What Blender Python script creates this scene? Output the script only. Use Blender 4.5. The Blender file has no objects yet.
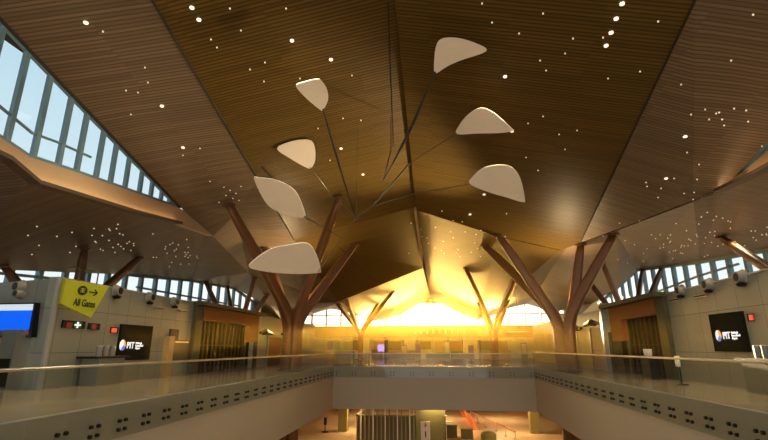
import bpy, math, random
from mathutils import Vector, Matrix
from mathutils.geometry import intersect_ray_tri, tessellate_polygon
random.seed(7)
sc = bpy.context.scene
col = sc.collection
R = math.radians

# ------------------------------------------------------------------ camera
F, CX, CY = 460.0, 384.0, 220.0
PITCH, YAW = R(15.55), R(6.45)
EYE = Vector((0, 0, 1.55))
cam_d = bpy.data.cameras.new('camera')
cam_d.sensor_width = 36.0
cam_d.lens = F / 768.0 * 36.0
cam_d.clip_start = 0.05
cam_d.clip_end = 3000
cam = bpy.data.objects.new('camera', cam_d)
col.objects.link(cam)
cam.location = EYE
cam.rotation_euler = (math.pi / 2 + PITCH, 0, YAW)
sc.camera = cam

# ------------------------------------------------------------------ world, sun, exposure
EXPOSURE = 0.0
SKY_STRENGTH = 1.25
SUN_ENERGY = 65.0
SUN_DIR = Vector((-0.017, 1.0, 0.075)).normalized()     # towards the sun
world = bpy.data.worlds.new('world'); sc.world = world
world.use_nodes = True
wn, wl = world.node_tree.nodes, world.node_tree.links
wn.clear()
w_out = wn.new('ShaderNodeOutputWorld'); w_bg = wn.new('ShaderNodeBackground')
w_geo = wn.new('ShaderNodeNewGeometry')
w_dot = wn.new('ShaderNodeVectorMath'); w_dot.operation = 'DOT_PRODUCT'
w_dot.inputs[1].default_value = -SUN_DIR
wl.new(w_geo.outputs['Incoming'], w_dot.inputs[0])
def wmath(op, a, b):
    n = wn.new('ShaderNodeMath'); n.operation = op
    for i, v in enumerate((a, b)):
        if isinstance(v, (int, float)): n.inputs[i].default_value = v
        else: wl.new(v, n.inputs[i])
    return n.outputs[0]
w_d = wmath('MAXIMUM', w_dot.outputs['Value'], 0.0)
def wcol(src, rgb):
    n = wn.new('ShaderNodeMix'); n.data_type = 'RGBA'; n.clamp_factor = False
    wl.new(src, n.inputs[0]); n.inputs[6].default_value = (0, 0, 0, 1); n.inputs[7].default_value = (*rgb, 1)
    return n.outputs[2]
def wadd(a, b):
    n = wn.new('ShaderNodeMix'); n.data_type = 'RGBA'; n.blend_type = 'ADD'; n.inputs[0].default_value = 1.0
    wl.new(a, n.inputs[6]); wl.new(b, n.inputs[7]); return n.outputs[2]
w_sep = wn.new('ShaderNodeSeparateXYZ'); wl.new(w_geo.outputs['Incoming'], w_sep.inputs[0])
w_ramp = wn.new('ShaderNodeValToRGB')
w_up = wmath('MULTIPLY', w_sep.outputs['Z'], -1.0)
wl.new(w_up, w_ramp.inputs[0])
w_ramp.color_ramp.elements[0].position = 0.0; w_ramp.color_ramp.elements[0].color = (0.90, 0.90, 0.86, 1)
w_ramp.color_ramp.elements[1].position = 0.7; w_ramp.color_ramp.elements[1].color = (0.30, 0.50, 0.62, 1)
e = w_ramp.color_ramp.elements.new(0.25); e.color = (0.60, 0.73, 0.77, 1)
aur1 = wcol(wmath('MULTIPLY', wmath('POWER', w_d, 25.0), 2.0), (1.0, 0.74, 0.38))
aur2 = wcol(wmath('MULTIPLY', wmath('POWER', w_d, 1500.0), 40.0), (1.0, 0.78, 0.35))
wl.new(wadd(wadd(w_ramp.outputs[0], aur1), aur2), w_bg.inputs[0])
w_bg.inputs[1].default_value = SKY_STRENGTH
wl.new(w_bg.outputs[0], w_out.inputs[0])

sun_d = bpy.data.lights.new('sun', 'SUN'); sun_d.energy = SUN_ENERGY; sun_d.angle = R(1.2)
sun_d.color = (1.0, 0.70, 0.34)
sun = bpy.data.objects.new('sun', sun_d); col.objects.link(sun)
sun.rotation_euler = SUN_DIR.to_track_quat('Z', 'Y').to_euler()
sun.location = (0, 200, 20)

sc.view_settings.view_transform = 'Standard'
sc.view_settings.look = 'None'
sc.view_settings.gamma = 1.0
sc.view_settings.use_curve_mapping = False
sc.view_settings.exposure = EXPOSURE
sc.cycles.max_bounces = 8
sc.cycles.diffuse_bounces = 5
sc.cycles.glossy_bounces = 3
sc.cycles.transmission_bounces = 4
sc.cycles.transparent_max_bounces = 24
sc.cycles.volume_bounces = 0
sc.cycles.volume_step_rate = 4.0
sc.cycles.sample_clamp_indirect = 6.0
sc.cycles.use_denoising = True

# ------------------------------------------------------------------ rays of the surveyed camera
_r = Vector((math.cos(YAW), math.sin(YAW), 0)); _f = Vector((-math.sin(YAW), math.cos(YAW), 0))
def ray(px, py):
    xn, yn = (px - CX) / F, (CY - py) / F
    return _r * xn + _f * (math.cos(PITCH) - yn * math.sin(PITCH)) + Vector((0, 0, math.sin(PITCH) + yn * math.cos(PITCH)))
def onX(px, py, X): d = ray(px, py); return EYE + d * ((X - EYE.x) / d.x)
def onY(px, py, Y): d = ray(px, py); return EYE + d * ((Y - EYE.y) / d.y)
def onZ(px, py, Z): d = ray(px, py); return EYE + d * ((Z - EYE.z) / d.z)

# ------------------------------------------------------------------ materials
MATS = {}
def mat(name, rgb, rough=0.6, metal=0.0, emis=None, estr=0.0, noise=0.0, nscale=3.0, spec=0.5):
    m = bpy.data.materials.new(name); m.use_nodes = True
    nt = m.node_tree; b = nt.nodes['Principled BSDF']
    b.inputs['Base Color'].default_value = (*rgb, 1)
    b.inputs['Roughness'].default_value = rough
    b.inputs['Metallic'].default_value = metal
    b.inputs['Specular IOR Level'].default_value = spec
    if emis:
        b.inputs['Emission Color'].default_value = (*emis, 1); b.inputs['Emission Strength'].default_value = estr
    tc = nt.nodes.new('ShaderNodeTexCoord'); nz = nt.nodes.new('ShaderNodeTexNoise')
    nz.inputs['Scale'].default_value = nscale; nz.inputs['Detail'].default_value = 4
    nt.links.new(tc.outputs['Object'], nz.inputs['Vector'])
    mx = nt.nodes.new('ShaderNodeMix'); mx.data_type = 'RGBA'
    k = max(noise, 0.04)
    mx.inputs[6].default_value = (*[c * (1 - k) for c in rgb], 1); mx.inputs[7].default_value = (*[min(1, c * (1 + k)) for c in rgb], 1)
    nt.links.new(nz.outputs['Fac'], mx.inputs[0]); nt.links.new(mx.outputs[2], b.inputs['Base Color'])
    MATS[name] = m
    return m
def slat_mat(name, base, gap, period, axis='Y', duty=0.22, rough=0.45, bump=0.6):
    """wooden slats laid across the hall: board colour broken by open dark joints"""
    m = mat(name, base, rough, spec=.22)
    nt = m.node_tree; N, L = nt.nodes, nt.links; b = N['Principled BSDF']
    geo = N.new('ShaderNodeNewGeometry'); sep = N.new('ShaderNodeSeparateXYZ'); L.new(geo.outputs['Position'], sep.inputs[0])
    def mth(op, a, bb=None):
        n = N.new('ShaderNodeMath'); n.operation = op
        for i, v in enumerate((a, bb)):
            if v is None: continue
            if isinstance(v, (int, float)): n.inputs[i].default_value = v
            else: L.new(v, n.inputs[i])
        return n.outputs[0]
    s = mth('DIVIDE', sep.outputs[axis], period)
    fr = mth('FRACT', s)
    g = mth('LESS_THAN', fr, duty)
    idx = mth('FLOOR', s)
    wn_ = N.new('ShaderNodeTexWhiteNoise'); wn_.noise_dimensions = '2D'
    cmb = N.new('ShaderNodeCombineXYZ'); L.new(idx, cmb.inputs[0])
    L.new(mth('FLOOR', mth('DIVIDE', sep.outputs['X' if axis == 'Y' else 'Y'], 3.2)), cmb.inputs[1])
    L.new(cmb.outputs[0], wn_.inputs['Vector'])
    bc = N.new('ShaderNodeMix'); bc.data_type = 'RGBA'
    bc.inputs[6].default_value = (*[c * .82 for c in base], 1); bc.inputs[7].default_value = (*[c * 1.18 for c in base], 1)
    L.new(wn_.outputs['Value'], bc.inputs[0])
    gc = N.new('ShaderNodeMix'); gc.data_type = 'RGBA'
    L.new(g, gc.inputs[0]); L.new(bc.outputs[2], gc.inputs[6]); gc.inputs[7].default_value = (*gap, 1)
    L.new(gc.outputs[2], b.inputs['Base Color'])
    bp = N.new('ShaderNodeBump'); bp.inputs['Strength'].default_value = bump; bp.inputs['Distance'].default_value = 0.03
    bp.invert = True
    L.new(g, bp.inputs['Height']); L.new(bp.outputs[0], b.inputs['Normal'])
    return m
def panel_mat(name, base, joint, pw, ph, axis='Y', rough=0.45, metal=0.25, w=0.018, z0=0.0):
    m = mat(name, base, rough, metal)
    nt = m.node_tree; N, L = nt.nodes, nt.links; b = N['Principled BSDF']
    geo = N.new('ShaderNodeNewGeometry'); sep = N.new('ShaderNodeSeparateXYZ'); L.new(geo.outputs['Position'], sep.inputs[0])
    def mth(op, a, bb):
        n = N.new('ShaderNodeMath'); n.operation = op
        for i, v in enumerate((a, bb)):
            if isinstance(v, (int, float)): n.inputs[i].default_value = v
            else: L.new(v, n.inputs[i])
        return n.outputs[0]
    def line(out, p, off):
        f_ = N.new('ShaderNodeMath'); f_.operation = 'FRACT'
        L.new(mth('DIVIDE', mth('ADD', out, off), p), f_.inputs[0])
        return mth('LESS_THAN', f_.outputs[0], w / p)
    g = mth('MAXIMUM', line(sep.outputs[axis], pw, 100.0 * pw), line(sep.outputs['Z'], ph, 100 * ph - z0))
    ia = N.new('ShaderNodeMath'); ia.operation = 'FLOOR'; L.new(mth('DIVIDE', sep.outputs[axis], pw), ia.inputs[0])
    ib = N.new('ShaderNodeMath'); ib.operation = 'FLOOR'; L.new(mth('DIVIDE', mth('ADD', sep.outputs['Z'], -z0), ph), ib.inputs[0])
    cmb = N.new('ShaderNodeCombineXYZ'); L.new(ia.outputs[0], cmb.inputs[0]); L.new(ib.outputs[0], cmb.inputs[1])
    wn_ = N.new('ShaderNodeTexWhiteNoise'); L.new(cmb.outputs[0], wn_.inputs['Vector'])
    bc = N.new('ShaderNodeMix'); bc.data_type = 'RGBA'
    bc.inputs[6].default_value = (*[c * .93 for c in base], 1); bc.inputs[7].default_value = (*[c * 1.07 for c in base], 1)
    L.new(wn_.outputs['Value'], bc.inputs[0])
    gc = N.new('ShaderNodeMix'); gc.data_type = 'RGBA'
    L.new(g, gc.inputs[0]); L.new(bc.outputs[2], gc.inputs[6]); gc.inputs[7].default_value = (*joint, 1)
    L.new(gc.outputs[2], b.inputs['Base Color'])
    return m
def glass_mat(name, tint=(1, 1, 1), refl=0.08, rough=0.02):
    m = bpy.data.materials.new(name); m.use_nodes = True
    nt = m.node_tree; N, L = nt.nodes, nt.links; N.clear()
    o = N.new('ShaderNodeOutputMaterial'); t = N.new('ShaderNodeBsdfTransparent'); g = N.new('ShaderNodeBsdfGlossy')
    t.inputs[0].default_value = (*tint, 1); g.inputs['Roughness'].default_value = rough
    fr = N.new('ShaderNodeLayerWeight'); fr.inputs[0].default_value = 0.5
    pw = N.new('ShaderNodeMath'); pw.operation = 'POWER'; pw.inputs[1].default_value = 5.0
    L.new(fr.outputs['Facing'], pw.inputs[0])
    ml = N.new('ShaderNodeMath'); ml.operation = 'MULTIPLY_ADD'; ml.inputs[1].default_value = 0.6; ml.inputs[2].default_value = refl
    ml.use_clamp = True
    L.new(pw.outputs[0], ml.inputs[0])
    mx = N.new('ShaderNodeMixShader'); L.new(ml.outputs[0], mx.inputs[0]); L.new(t.outputs[0], mx.inputs[1]); L.new(g.outputs[0], mx.inputs[2])
    L.new(mx.outputs[0], o.inputs[0])
    MATS[name] = m
    return m
M = MATS
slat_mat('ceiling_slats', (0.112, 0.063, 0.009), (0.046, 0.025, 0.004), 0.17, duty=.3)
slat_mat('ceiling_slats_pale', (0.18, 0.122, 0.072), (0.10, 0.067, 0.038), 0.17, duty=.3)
mat('cove_paint', (0.50, 0.34, 0.20), 0.7)
mat('joint_dark', (0.025, 0.016, 0.008), 0.8)
mat('window_frame', (0.16, 0.27, 0.33), 0.5, 0.2)  # white-grey frames, with the blue of the skylight put into the colour
mat('far_window_frame', (0.30, 0.26, 0.16), 0.5, 0.2)
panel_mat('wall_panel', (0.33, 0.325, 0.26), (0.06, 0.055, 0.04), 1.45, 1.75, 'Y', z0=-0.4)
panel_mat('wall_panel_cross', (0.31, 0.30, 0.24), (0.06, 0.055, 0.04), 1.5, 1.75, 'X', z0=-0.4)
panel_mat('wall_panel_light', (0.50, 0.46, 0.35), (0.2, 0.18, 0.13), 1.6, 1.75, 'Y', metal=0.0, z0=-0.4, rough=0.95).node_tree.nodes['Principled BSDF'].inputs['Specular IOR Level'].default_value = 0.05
mat('outer_wall', (0.36, 0.30, 0.20), 0.95, spec=0.05)
mat('shop_wood', (0.29, 0.105, 0.028), 0.8, spec=0.15, noise=0.2, nscale=9)
mat('olive_metal', (0.085, 0.078, 0.04), 0.7, 0.0, spec=0.2)
mat('dark_interior', (0.018, 0.011, 0.006), 0.9, spec=0.05)
mat('black_metal', (0.02, 0.018, 0.015), 0.4, 0.6)
mat('fascia_plaster', (0.46, 0.385, 0.29), 0.75)
mat('fascia_metal', (0.42, 0.40, 0.34), 0.5, 0.1)
mat('floor_terrazzo', (0.50, 0.39, 0.25), 0.16, noise=0.12, nscale=40)
mat('lower_terrazzo', (0.62, 0.45, 0.27), 0.2, noise=0.12, nscale=30)
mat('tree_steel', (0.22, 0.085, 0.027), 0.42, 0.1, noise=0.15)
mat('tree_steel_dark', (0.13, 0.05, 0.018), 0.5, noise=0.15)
mat('sculpture_white', (0.95, 0.80, 0.63), 0.7)
mat('rod_metal', (0.06, 0.045, 0.03), 0.5, 0.4)
mat('steel', (0.60, 0.56, 0.48), 0.3, 0.9)
mat('nozzle_grey', (0.30, 0.27, 0.22), 0.5, 0.2)
mat('sign_yellow', (0.52, 0.50, 0.012), 0.6)
mat('sign_black', (0.018, 0.016, 0.010), 0.9, spec=0.05)
mat('text_dark', (0.03, 0.035, 0.01), 0.7)
mat('white_lit', (0.8, 0.8, 0.8), 0.5, emis=(1, 1, 1), estr=0.75)
mat('logo_orange', (0.8, 0.4, 0.1), 0.5, emis=(1.0, 0.45, 0.12), estr=0.7)
mat('logo_blue', (0.1, 0.15, 0.6), 0.5, emis=(0.12, 0.2, 0.8), estr=0.7)
mat('screen_blue', (0.0, 0.05, 0.3), 0.3, emis=(0.0, 0.115, 0.92), estr=0.95)
mat('screen_white', (0.6, 0.6, 0.6), 0.3, emis=(0.62, 0.74, 0.86), estr=0.8)
mat('screen_foot', (0.1, 0.05, 0.05), 0.3, emis=(0.08, 0.03, 0.04), estr=0.5)
mat('screen_violet', (0.1, 0.1, 0.4), 0.3, emis=(0.25, 0.25, 1.0), estr=1.0)
mat('alarm_red', (0.75, 0.06, 0.03), 0.4, emis=(1, 0.10, 0.05), estr=0.7)
mat('sign_red', (0.35, 0.05, 0.04), 0.5, emis=(0.6, 0.05, 0.03), estr=0.05)
mat('sign_green', (0.02, 0.25, 0.05), 0.5, emis=(0.05, 0.35, 0.08), estr=0.08)
mat('white_plain', (0.75, 0.72, 0.66), 0.5)
mat('bin_grey', (0.22, 0.21, 0.17), 0.5, 0.1)
mat('star_light', (1, 0.9, 0.7), 0.5, emis=(1.0, 0.80, 0.55), estr=0.6)
mat('downlight_glow', (1, 0.9, 0.75), 0.5, emis=(1.0, 0.80, 0.58), estr=1.6)
mat('cove_led', (1, 0.8, 0.5), 0.5, emis=(1.0, 0.66, 0.34), estr=9.0)
mat('gold_column', (0.24, 0.20, 0.06), 0.5)
mat('orange_barrier', (0.75, 0.24, 0.09), 0.5)
mat('crate_green', (0.12, 0.11, 0.03), 0.6)
mat('booth_stripe', (0.10, 0.075, 0.03), 0.4)
mat('booth_light', (0.65, 0.6, 0.42), 0.4)
mat('tan_wood', (0.52, 0.33, 0.13), 0.5, noise=0.15)
mat('ground_tarmac', (0.12, 0.115, 0.10), 0.9)
mat('warm_strip', (1, .8, .5), 0.5, emis=(1.0, 0.74, 0.40), estr=1.6)
glass_mat('window_glass', (0.93, 0.97, 1.0), 0.03)
glass_mat('rail_glass', (0.90, 0.90, 0.86), 0.035, 0.05)

# ------------------------------------------------------------------ mesh helpers
class MB:
    def __init__(s): s.v = []; s.f = []; s.mi = []; s.m = 0
    def add(s, vs, fs):
        o = len(s.v); s.v += [Vector(p) for p in vs]
        for f in fs: s.f.append([i + o for i in f]); s.mi.append(s.m)
    def box(s, a, b):
        x0, x1 = sorted((a[0], b[0])); y0, y1 = sorted((a[1], b[1])); z0, z1 = sorted((a[2], b[2]))
        s.add([(x0,y0,z0),(x1,y0,z0),(x1,y1,z0),(x0,y1,z0),(x0,y0,z1),(x1,y0,z1),(x1,y1,z1),(x0,y1,z1)],
              [(3,2,1,0),(4,5,6,7),(0,1,5,4),(1,2,6,5),(2,3,7,6),(3,0,4,7)])
    def prism(s, poly, off):
        """closed polygon (3D points, planar) pushed through by the vector off"""
        n = len(poly); off = Vector(off)
        a = [Vector(p) for p in poly]; b = [p + off for p in a]
        s.add(a + b, [tuple(range(n))[::-1], tuple(range(n, 2 * n))] + [(i, (i + 1) % n, n + (i + 1) % n, n + i) for i in range(n)])
    def tube(s, pts, rad, n=8, up=None, flat=1.0, square=False):
        pts = [Vector(p) for p in pts]; k = len(pts)
        rads = rad if isinstance(rad, (list, tuple)) else [rad] * k
        rings = []; prev = None
        for i, p in enumerate(pts):
            t = (pts[min(i + 1, k - 1)] - pts[max(i - 1, 0)]).normalized()
            ref = Vector(up) if up else (prev if prev else (Vector((0, 1, 0)) if abs(t.y) < .9 else Vector((1, 0, 0))))
            u = (ref - t * ref.dot(t)).normalized(); w = t.cross(u); prev = u
            ring = []
            for j in range(n):
                a = 2 * math.pi * (j + .5) / n
                c, q = math.cos(a), math.sin(a)
                if square:
                    c = math.copysign(abs(c) ** .45, c); q = math.copysign(abs(q) ** .45, q)
                ring.append(p + u * c * rads[i] * flat + w * q * rads[i])
            rings.append(ring)
        vs = [q for r_ in rings for q in r_]
        fs = [tuple(range(n))[::-1], tuple(range((k - 1) * n, k * n))]
        for i in range(k - 1):
            for j in range(n):
                fs.append((i*n + j, i*n + (j+1) % n, (i+1)*n + (j+1) % n, (i+1)*n + j))
        s.add(vs, fs)
    def lathe(s, prof, centre, axis=(0, 0, 1), n=16):
        c = Vector(centre); ax = Vector(axis).normalized()
        u = ax.orthogonal().normalized(); w = ax.cross(u)
        vs = []; fs = []
        for r_, h in prof:
            for j in range(n):
                a = 2 * math.pi * j / n; vs.append(c + ax * h + (u * math.cos(a) + w * math.sin(a)) * r_)
        k = len(prof)
        for i in range(k - 1):
            for j in range(n): fs.append((i*n + j, i*n + (j+1) % n, (i+1)*n + (j+1) % n, (i+1)*n + j))
        fs.append(tuple(range(n))[::-1]); fs.append(tuple(range((k-1)*n, k*n)))
        s.add(vs, fs)
    def build(s, name, mats, parent=None, loc=None, smooth=False):
        if loc is None:
            if parent is not None: loc = Vector((0, 0, 0))
            else:
                xs = [p.x for p in s.v]; ys = [p.y for p in s.v]; zs = [p.z for p in s.v]
                loc = Vector(((min(xs)+max(xs))/2, (min(ys)+max(ys))/2, min(zs)))
        me = bpy.data.meshes.new(name)
        org = Vector(loc) if parent is None else (world_loc(parent) + Vector(loc))
        me.from_pydata([p - org for p in s.v], [], s.f)
        for m in (mats if isinstance(mats, (list, tuple)) else [mats]): me.materials.append(M[m])
        for p, i in zip(me.polygons, s.mi): p.material_index = i; p.use_smooth = smooth
        me.validate(); me.update()
        import bmesh
        bm = bmesh.new(); bm.from_mesh(me); bmesh.ops.recalc_face_normals(bm, faces=bm.faces); bm.to_mesh(me); bm.free()
        o = bpy.data.objects.new(name, me); col.objects.link(o)
        if parent is not None: o.parent = parent
        o.location = loc
        return o
def world_loc(o):
    p = o.location.copy()
    while o.parent: o = o.parent; p += o.location
    return p
def tag(o, label=None, cat=None, group=None, kind=None):
    if label: o['label'] = label
    if cat: o['category'] = cat
    if group: o['group'] = group
    if kind: o['kind'] = kind
    return o
def thing(name, loc, label, cat, group=None):
    o = bpy.data.objects.new(name, None); col.objects.link(o); o.location = loc; o.empty_display_size = .2
    return tag(o, label, cat, group)
def struct(o): o['kind'] = 'structure'; return o
def boxes(name, m, bs, parent=None, **k):
    b = MB()
    for a, c in bs: b.box(a, c)
    return b.build(name, m, parent, **k)
def copy_tree(o, parent=None):
    c = o.copy(); col.objects.link(c)
    if parent is not None: c.parent = parent
    for ch in [x for x in o.children]: copy_tree(ch, c)
    return c
def text(body, size, m, parent, origin, xdir, ydir, name='lettering', depth=0.01, offset=0.0, align='LEFT', spacing=1.0, width=None):
    cu = bpy.data.curves.new(name, 'FONT'); cu.body = body; cu.size = size; cu.extrude = depth; cu.offset = offset
    cu.align_x = align; cu.space_character = spacing; cu.space_line = 0.85
    cu.materials.append(M[m])
    cu.resolution_u = 4
    tmp = bpy.data.objects.new('temporary', cu); col.objects.link(tmp)
    dg = bpy.context.evaluated_depsgraph_get(); me = bpy.data.meshes.new_from_object(tmp.evaluated_get(dg))
    bpy.data.objects.remove(tmp); bpy.data.curves.remove(cu)
    me.name = name
    if not me.materials: me.materials.append(M[m])
    if width:
        xa = min(v.co.x for v in me.vertices); xb = max(v.co.x for v in me.vertices)
        for v in me.vertices: v.co.x = (v.co.x - xa) * width / (xb - xa)
    o = bpy.data.objects.new(name, me); col.objects.link(o)
    x = Vector(xdir).normalized(); y = Vector(ydir).normalized(); z = x.cross(y)
    mt = Matrix((x, y, z)).transposed().to_4x4()
    o.parent = parent
    mt.translation = Vector(origin) - world_loc(parent)
    o.matrix_local = mt
    return o

# ------------------------------------------------------------------ ground, floors, slabs
XL, XR = -9.0, 7.8            # edges of the opening in the floor
YF = 41.0                     # its far edge
WL, WR = -15.3, 12.1          # shop fronts
OL, OR = -25.0, 22.0          # outer walls
YB = 85.0                     # far glass wall
LOW = -7.5
ZS = -3.4
struct(boxes('ground', 'ground_tarmac', [((-400, 100, -9.3), (400, 700, -9.0)), ((-400, -200, -9.3), (-32, 100, -9.0)), ((30, -200, -9.3), (400, 100, -9.0))]))
struct(boxes('floor', 'floor_terrazzo', [((OL, -6, -0.5), (XL - .25, YB, 0)), ((XR + .25, -6, -0.5), (OR, YB, 0)),
      ((XL - .25, YF + .25, -0.5), (XR + .25, YB, 0)), ((XL - .25, -6, -0.5), (XR + .25, 1.6, 0))]))
struct(boxes('floor_lower', 'lower_terrazzo', [((OL, -6, LOW - .3), (OR, 110, LOW))]))
struct(boxes('ceiling_lower', 'fascia_plaster', [((OL, -6, ZS), (XL - .25, YB, ZS + .3)), ((XR + .25, -6, ZS), (OR, YB, ZS + .3)), ((XL - .25, YF + .25, ZS), (XR + .25, YB, ZS + .3))]))
# edge of the opening: upper metal band with the glass bolted over it, plaster face below
for nm, a, b in (('trim_1', (XL - .25, 1.6, -0.92), (XL, YF + .25, 0.02)), ('trim_2', (XR, 1.6, -0.92), (XR + .25, YF + .25, 0.02)),
                 ('trim_3', (XL, YF, -0.92), (XR, YF + .25, 0.02))):
    struct(boxes(nm, 'fascia_metal', [(a, b)]))
struct(boxes('wall_void_left', 'fascia_plaster', [((XL - .25, 1.6, ZS), (XL - .02, YF + .25, -0.92))]))
struct(boxes('wall_void_right', 'fascia_plaster', [((XR + .02, 1.6, ZS), (XR + .25, YF + .25, -0.92))]))
struct(boxes('wall_void_far', 'fascia_plaster', [((XL - .02, YF + .02, ZS), (XR + .02, YF + .25, -0.92))]))
# shell of the lower hall
struct(boxes('wall_lower_back', 'fascia_plaster', [((OL, 110, LOW), (OR, 110.4, 0)), ((OL - .4, -6, LOW), (OL, 110, -0.5)), ((OR, -6, LOW), (OR + .4, 110, -0.5)), ((OL, YB + .4, -0.5), (OR, 110, -0.1))]))

# ------------------------------------------------------------------ roof
CENX = -1.3
TRIS = []
def panel(name, pts, m, thick=0.45, tri=None):
    """a sloping roof piece: lower skin through pts, real depth above it"""
    pts = [Vector(p) for p in pts]; n = len(pts)
    tr = tri or [tuple(t) for t in tessellate_polygon([[Vector((p.x, p.y, 0)) for p in pts]])]
    mb = MB(); top = [p + Vector((0, 0, thick)) for p in pts]
    mb.add(pts + top, [t for t in tr] + [tuple(i + n for i in t[::-1]) for t in tr] + [(i, (i+1) % n, n + (i+1) % n, n + i) for i in range(n)])
    for t in tr: TRIS.append((pts[t[0]], pts[t[1]], pts[t[2]]))
    return struct(mb.build(name, m))
def cast(px, py):
    for r in range(0, 40, 2):
        for k in range(8 if r else 1):
            h = _cast(px + r * math.cos(k * .785), py - r * math.sin(k * .785))
            if h is not None: return h
def _cast(px, py):
    d = ray(px, py); best = None
    for a, b, c in TRIS:
        h = intersect_ray_tri(a, b, c, d, EYE, True)
        if h is not None and (h - EYE).dot(d) > 0 and (best is None or (h - EYE).length < (best - EYE).length): best = h
    return best
# central fold line, falling away from the viewer
C0 = Vector((CENX, 2, 17.6)); C1 = onX(395, 0, CENX); C2 = onX(416, 207, CENX); C3 = onX(423, 268, CENX)
# left fold over the left tree
l1 = onX(152, 0, -10.5); l2 = onX(258, 178, -10.4); l3 = onX(294, 240, -10.35); l4 = onY(338, 302, 48)
def on3(px, py, a, b, c):
    n = (b - a).cross(c - a); d = ray(px, py); return EYE + d * ((a - EYE).dot(n) / d.dot(n))
l1 = on3(152, 0, C1, C2, l2)
l0 = l1 + (l1 - l2).normalized() * 12
C0 = C1 + (C1 - C2).normalized() * 13
# right fold over the right tree
r1 = onY(695, 0, 16); r2 = onY(580, 243, 33.3); r2b = onY(561, 250, 33.0)
_s = Vector((0, 0, -.25))
r1 = on3(695, 0, C1 + _s, C2 + _s, r2); r2b = on3(561, 250, C1 + _s, C2 + _s, r2); rn = on3(498, 236, C1 + _s, C2 + _s, r2)
r0 = r1 + (r1 - r2).normalized() * 13
# left clerestory line on X=-16
XW = -16.0
wt = [onX(0, 18, XW), onX(68, 90, XW), onX(135, 160, XW), onX(180, 207, XW)]
wt0 = wt[0] + (wt[0] - wt[2]).normalized() * 11
sill = [onX(0, 137, XW), onX(30, 157, XW), onX(70, 170, XW), onX(125, 189, XW), onX(178, 207.5, XW)]
sill0 = Vector((XW, 2.5, sill[0].z - .2))
cb = [onX(0, 158, XW + .15), onX(29, 182, XW + .15), onX(73, 195, XW + .15), onX(127, 211, XW + .15), onX(175, 223, XW + .15), onX(205, 232, XW + .2)]
cb0 = Vector((XW + .15, 2.5, cb[0].z + .3))
k1 = onY(213, 236, 29.5); k2 = onY(249, 273, 40); k3 = onY(271, 306, 48)
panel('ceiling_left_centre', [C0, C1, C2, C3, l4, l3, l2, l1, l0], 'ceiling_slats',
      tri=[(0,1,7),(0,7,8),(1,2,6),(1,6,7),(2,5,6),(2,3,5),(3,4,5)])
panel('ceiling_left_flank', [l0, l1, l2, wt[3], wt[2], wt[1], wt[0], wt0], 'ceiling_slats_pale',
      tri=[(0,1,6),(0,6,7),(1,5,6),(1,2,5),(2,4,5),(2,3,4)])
# left bulge down to the tree and beyond
b1 = onY(235, 215, 28.5)
panel('ceiling_left_bulge', [l2, l3, l4, k3, k2, k1, wt[3], b1], 'ceiling_slats_pale',
      tri=[(0,1,7),(1,4,7),(1,2,4),(2,3,4),(4,5,7),(5,6,7),(6,0,7)])
# left wing under the cove
o1 = onX(137, 275, OL); o0 = onY(-40, 268, 21); oA = onX(60, 272, OL + .5); o2 = onX(191, 280, OL); o3 = onX(235, 288, OL); o4 = onY(262, 303, 60)
sh = Vector((-.15, 0, 0))
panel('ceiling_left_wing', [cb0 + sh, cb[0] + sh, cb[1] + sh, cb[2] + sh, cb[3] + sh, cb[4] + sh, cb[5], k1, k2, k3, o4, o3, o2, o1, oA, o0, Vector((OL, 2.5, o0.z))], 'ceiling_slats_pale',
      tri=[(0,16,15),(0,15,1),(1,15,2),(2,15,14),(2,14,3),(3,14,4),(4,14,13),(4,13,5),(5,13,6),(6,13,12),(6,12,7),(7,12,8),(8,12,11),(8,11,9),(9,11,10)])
# right main panel
panel('ceiling_right_centre', [C0 + Vector((.02, 0, -.25)), C1 + Vector((.02, 0, -.25)), C2 + Vector((.02, 0, -.25)), rn, r2b, r2, r1, r0], 'ceiling_slats',
      tri=[(0,1,6),(0,6,7),(1,2,6),(2,3,6),(3,4,5),(3,5,6)])
XV = 14.5
v1 = onX(724, 188, XV); v2 = onX(768, 141, XV); v0 = v2 + (v2 - v1).normalized() * 16
vs1 = onX(768, 150, XV); vs0 = Vector((XV, 2.5, vs1.z))
e1 = onX(693, 200, 13.6); e2 = onX(615, 230, 12.2)
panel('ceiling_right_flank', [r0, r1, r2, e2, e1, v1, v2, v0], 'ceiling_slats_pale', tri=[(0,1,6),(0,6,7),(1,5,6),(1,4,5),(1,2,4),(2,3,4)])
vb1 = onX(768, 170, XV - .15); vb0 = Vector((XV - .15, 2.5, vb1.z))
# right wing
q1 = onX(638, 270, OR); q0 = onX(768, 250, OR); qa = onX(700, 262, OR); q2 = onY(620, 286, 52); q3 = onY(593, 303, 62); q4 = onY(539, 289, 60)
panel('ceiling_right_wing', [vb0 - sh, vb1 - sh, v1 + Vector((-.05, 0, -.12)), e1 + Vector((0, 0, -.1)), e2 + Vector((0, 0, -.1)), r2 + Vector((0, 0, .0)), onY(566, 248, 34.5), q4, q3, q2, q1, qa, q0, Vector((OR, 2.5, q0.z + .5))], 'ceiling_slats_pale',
      tri=[(0,13,12),(0,12,1),(1,12,11),(1,11,2),(2,11,3),(3,11,10),(3,10,4),(4,10,9),(4,9,5),(5,9,8),(5,8,6),(6,8,7)])
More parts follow.
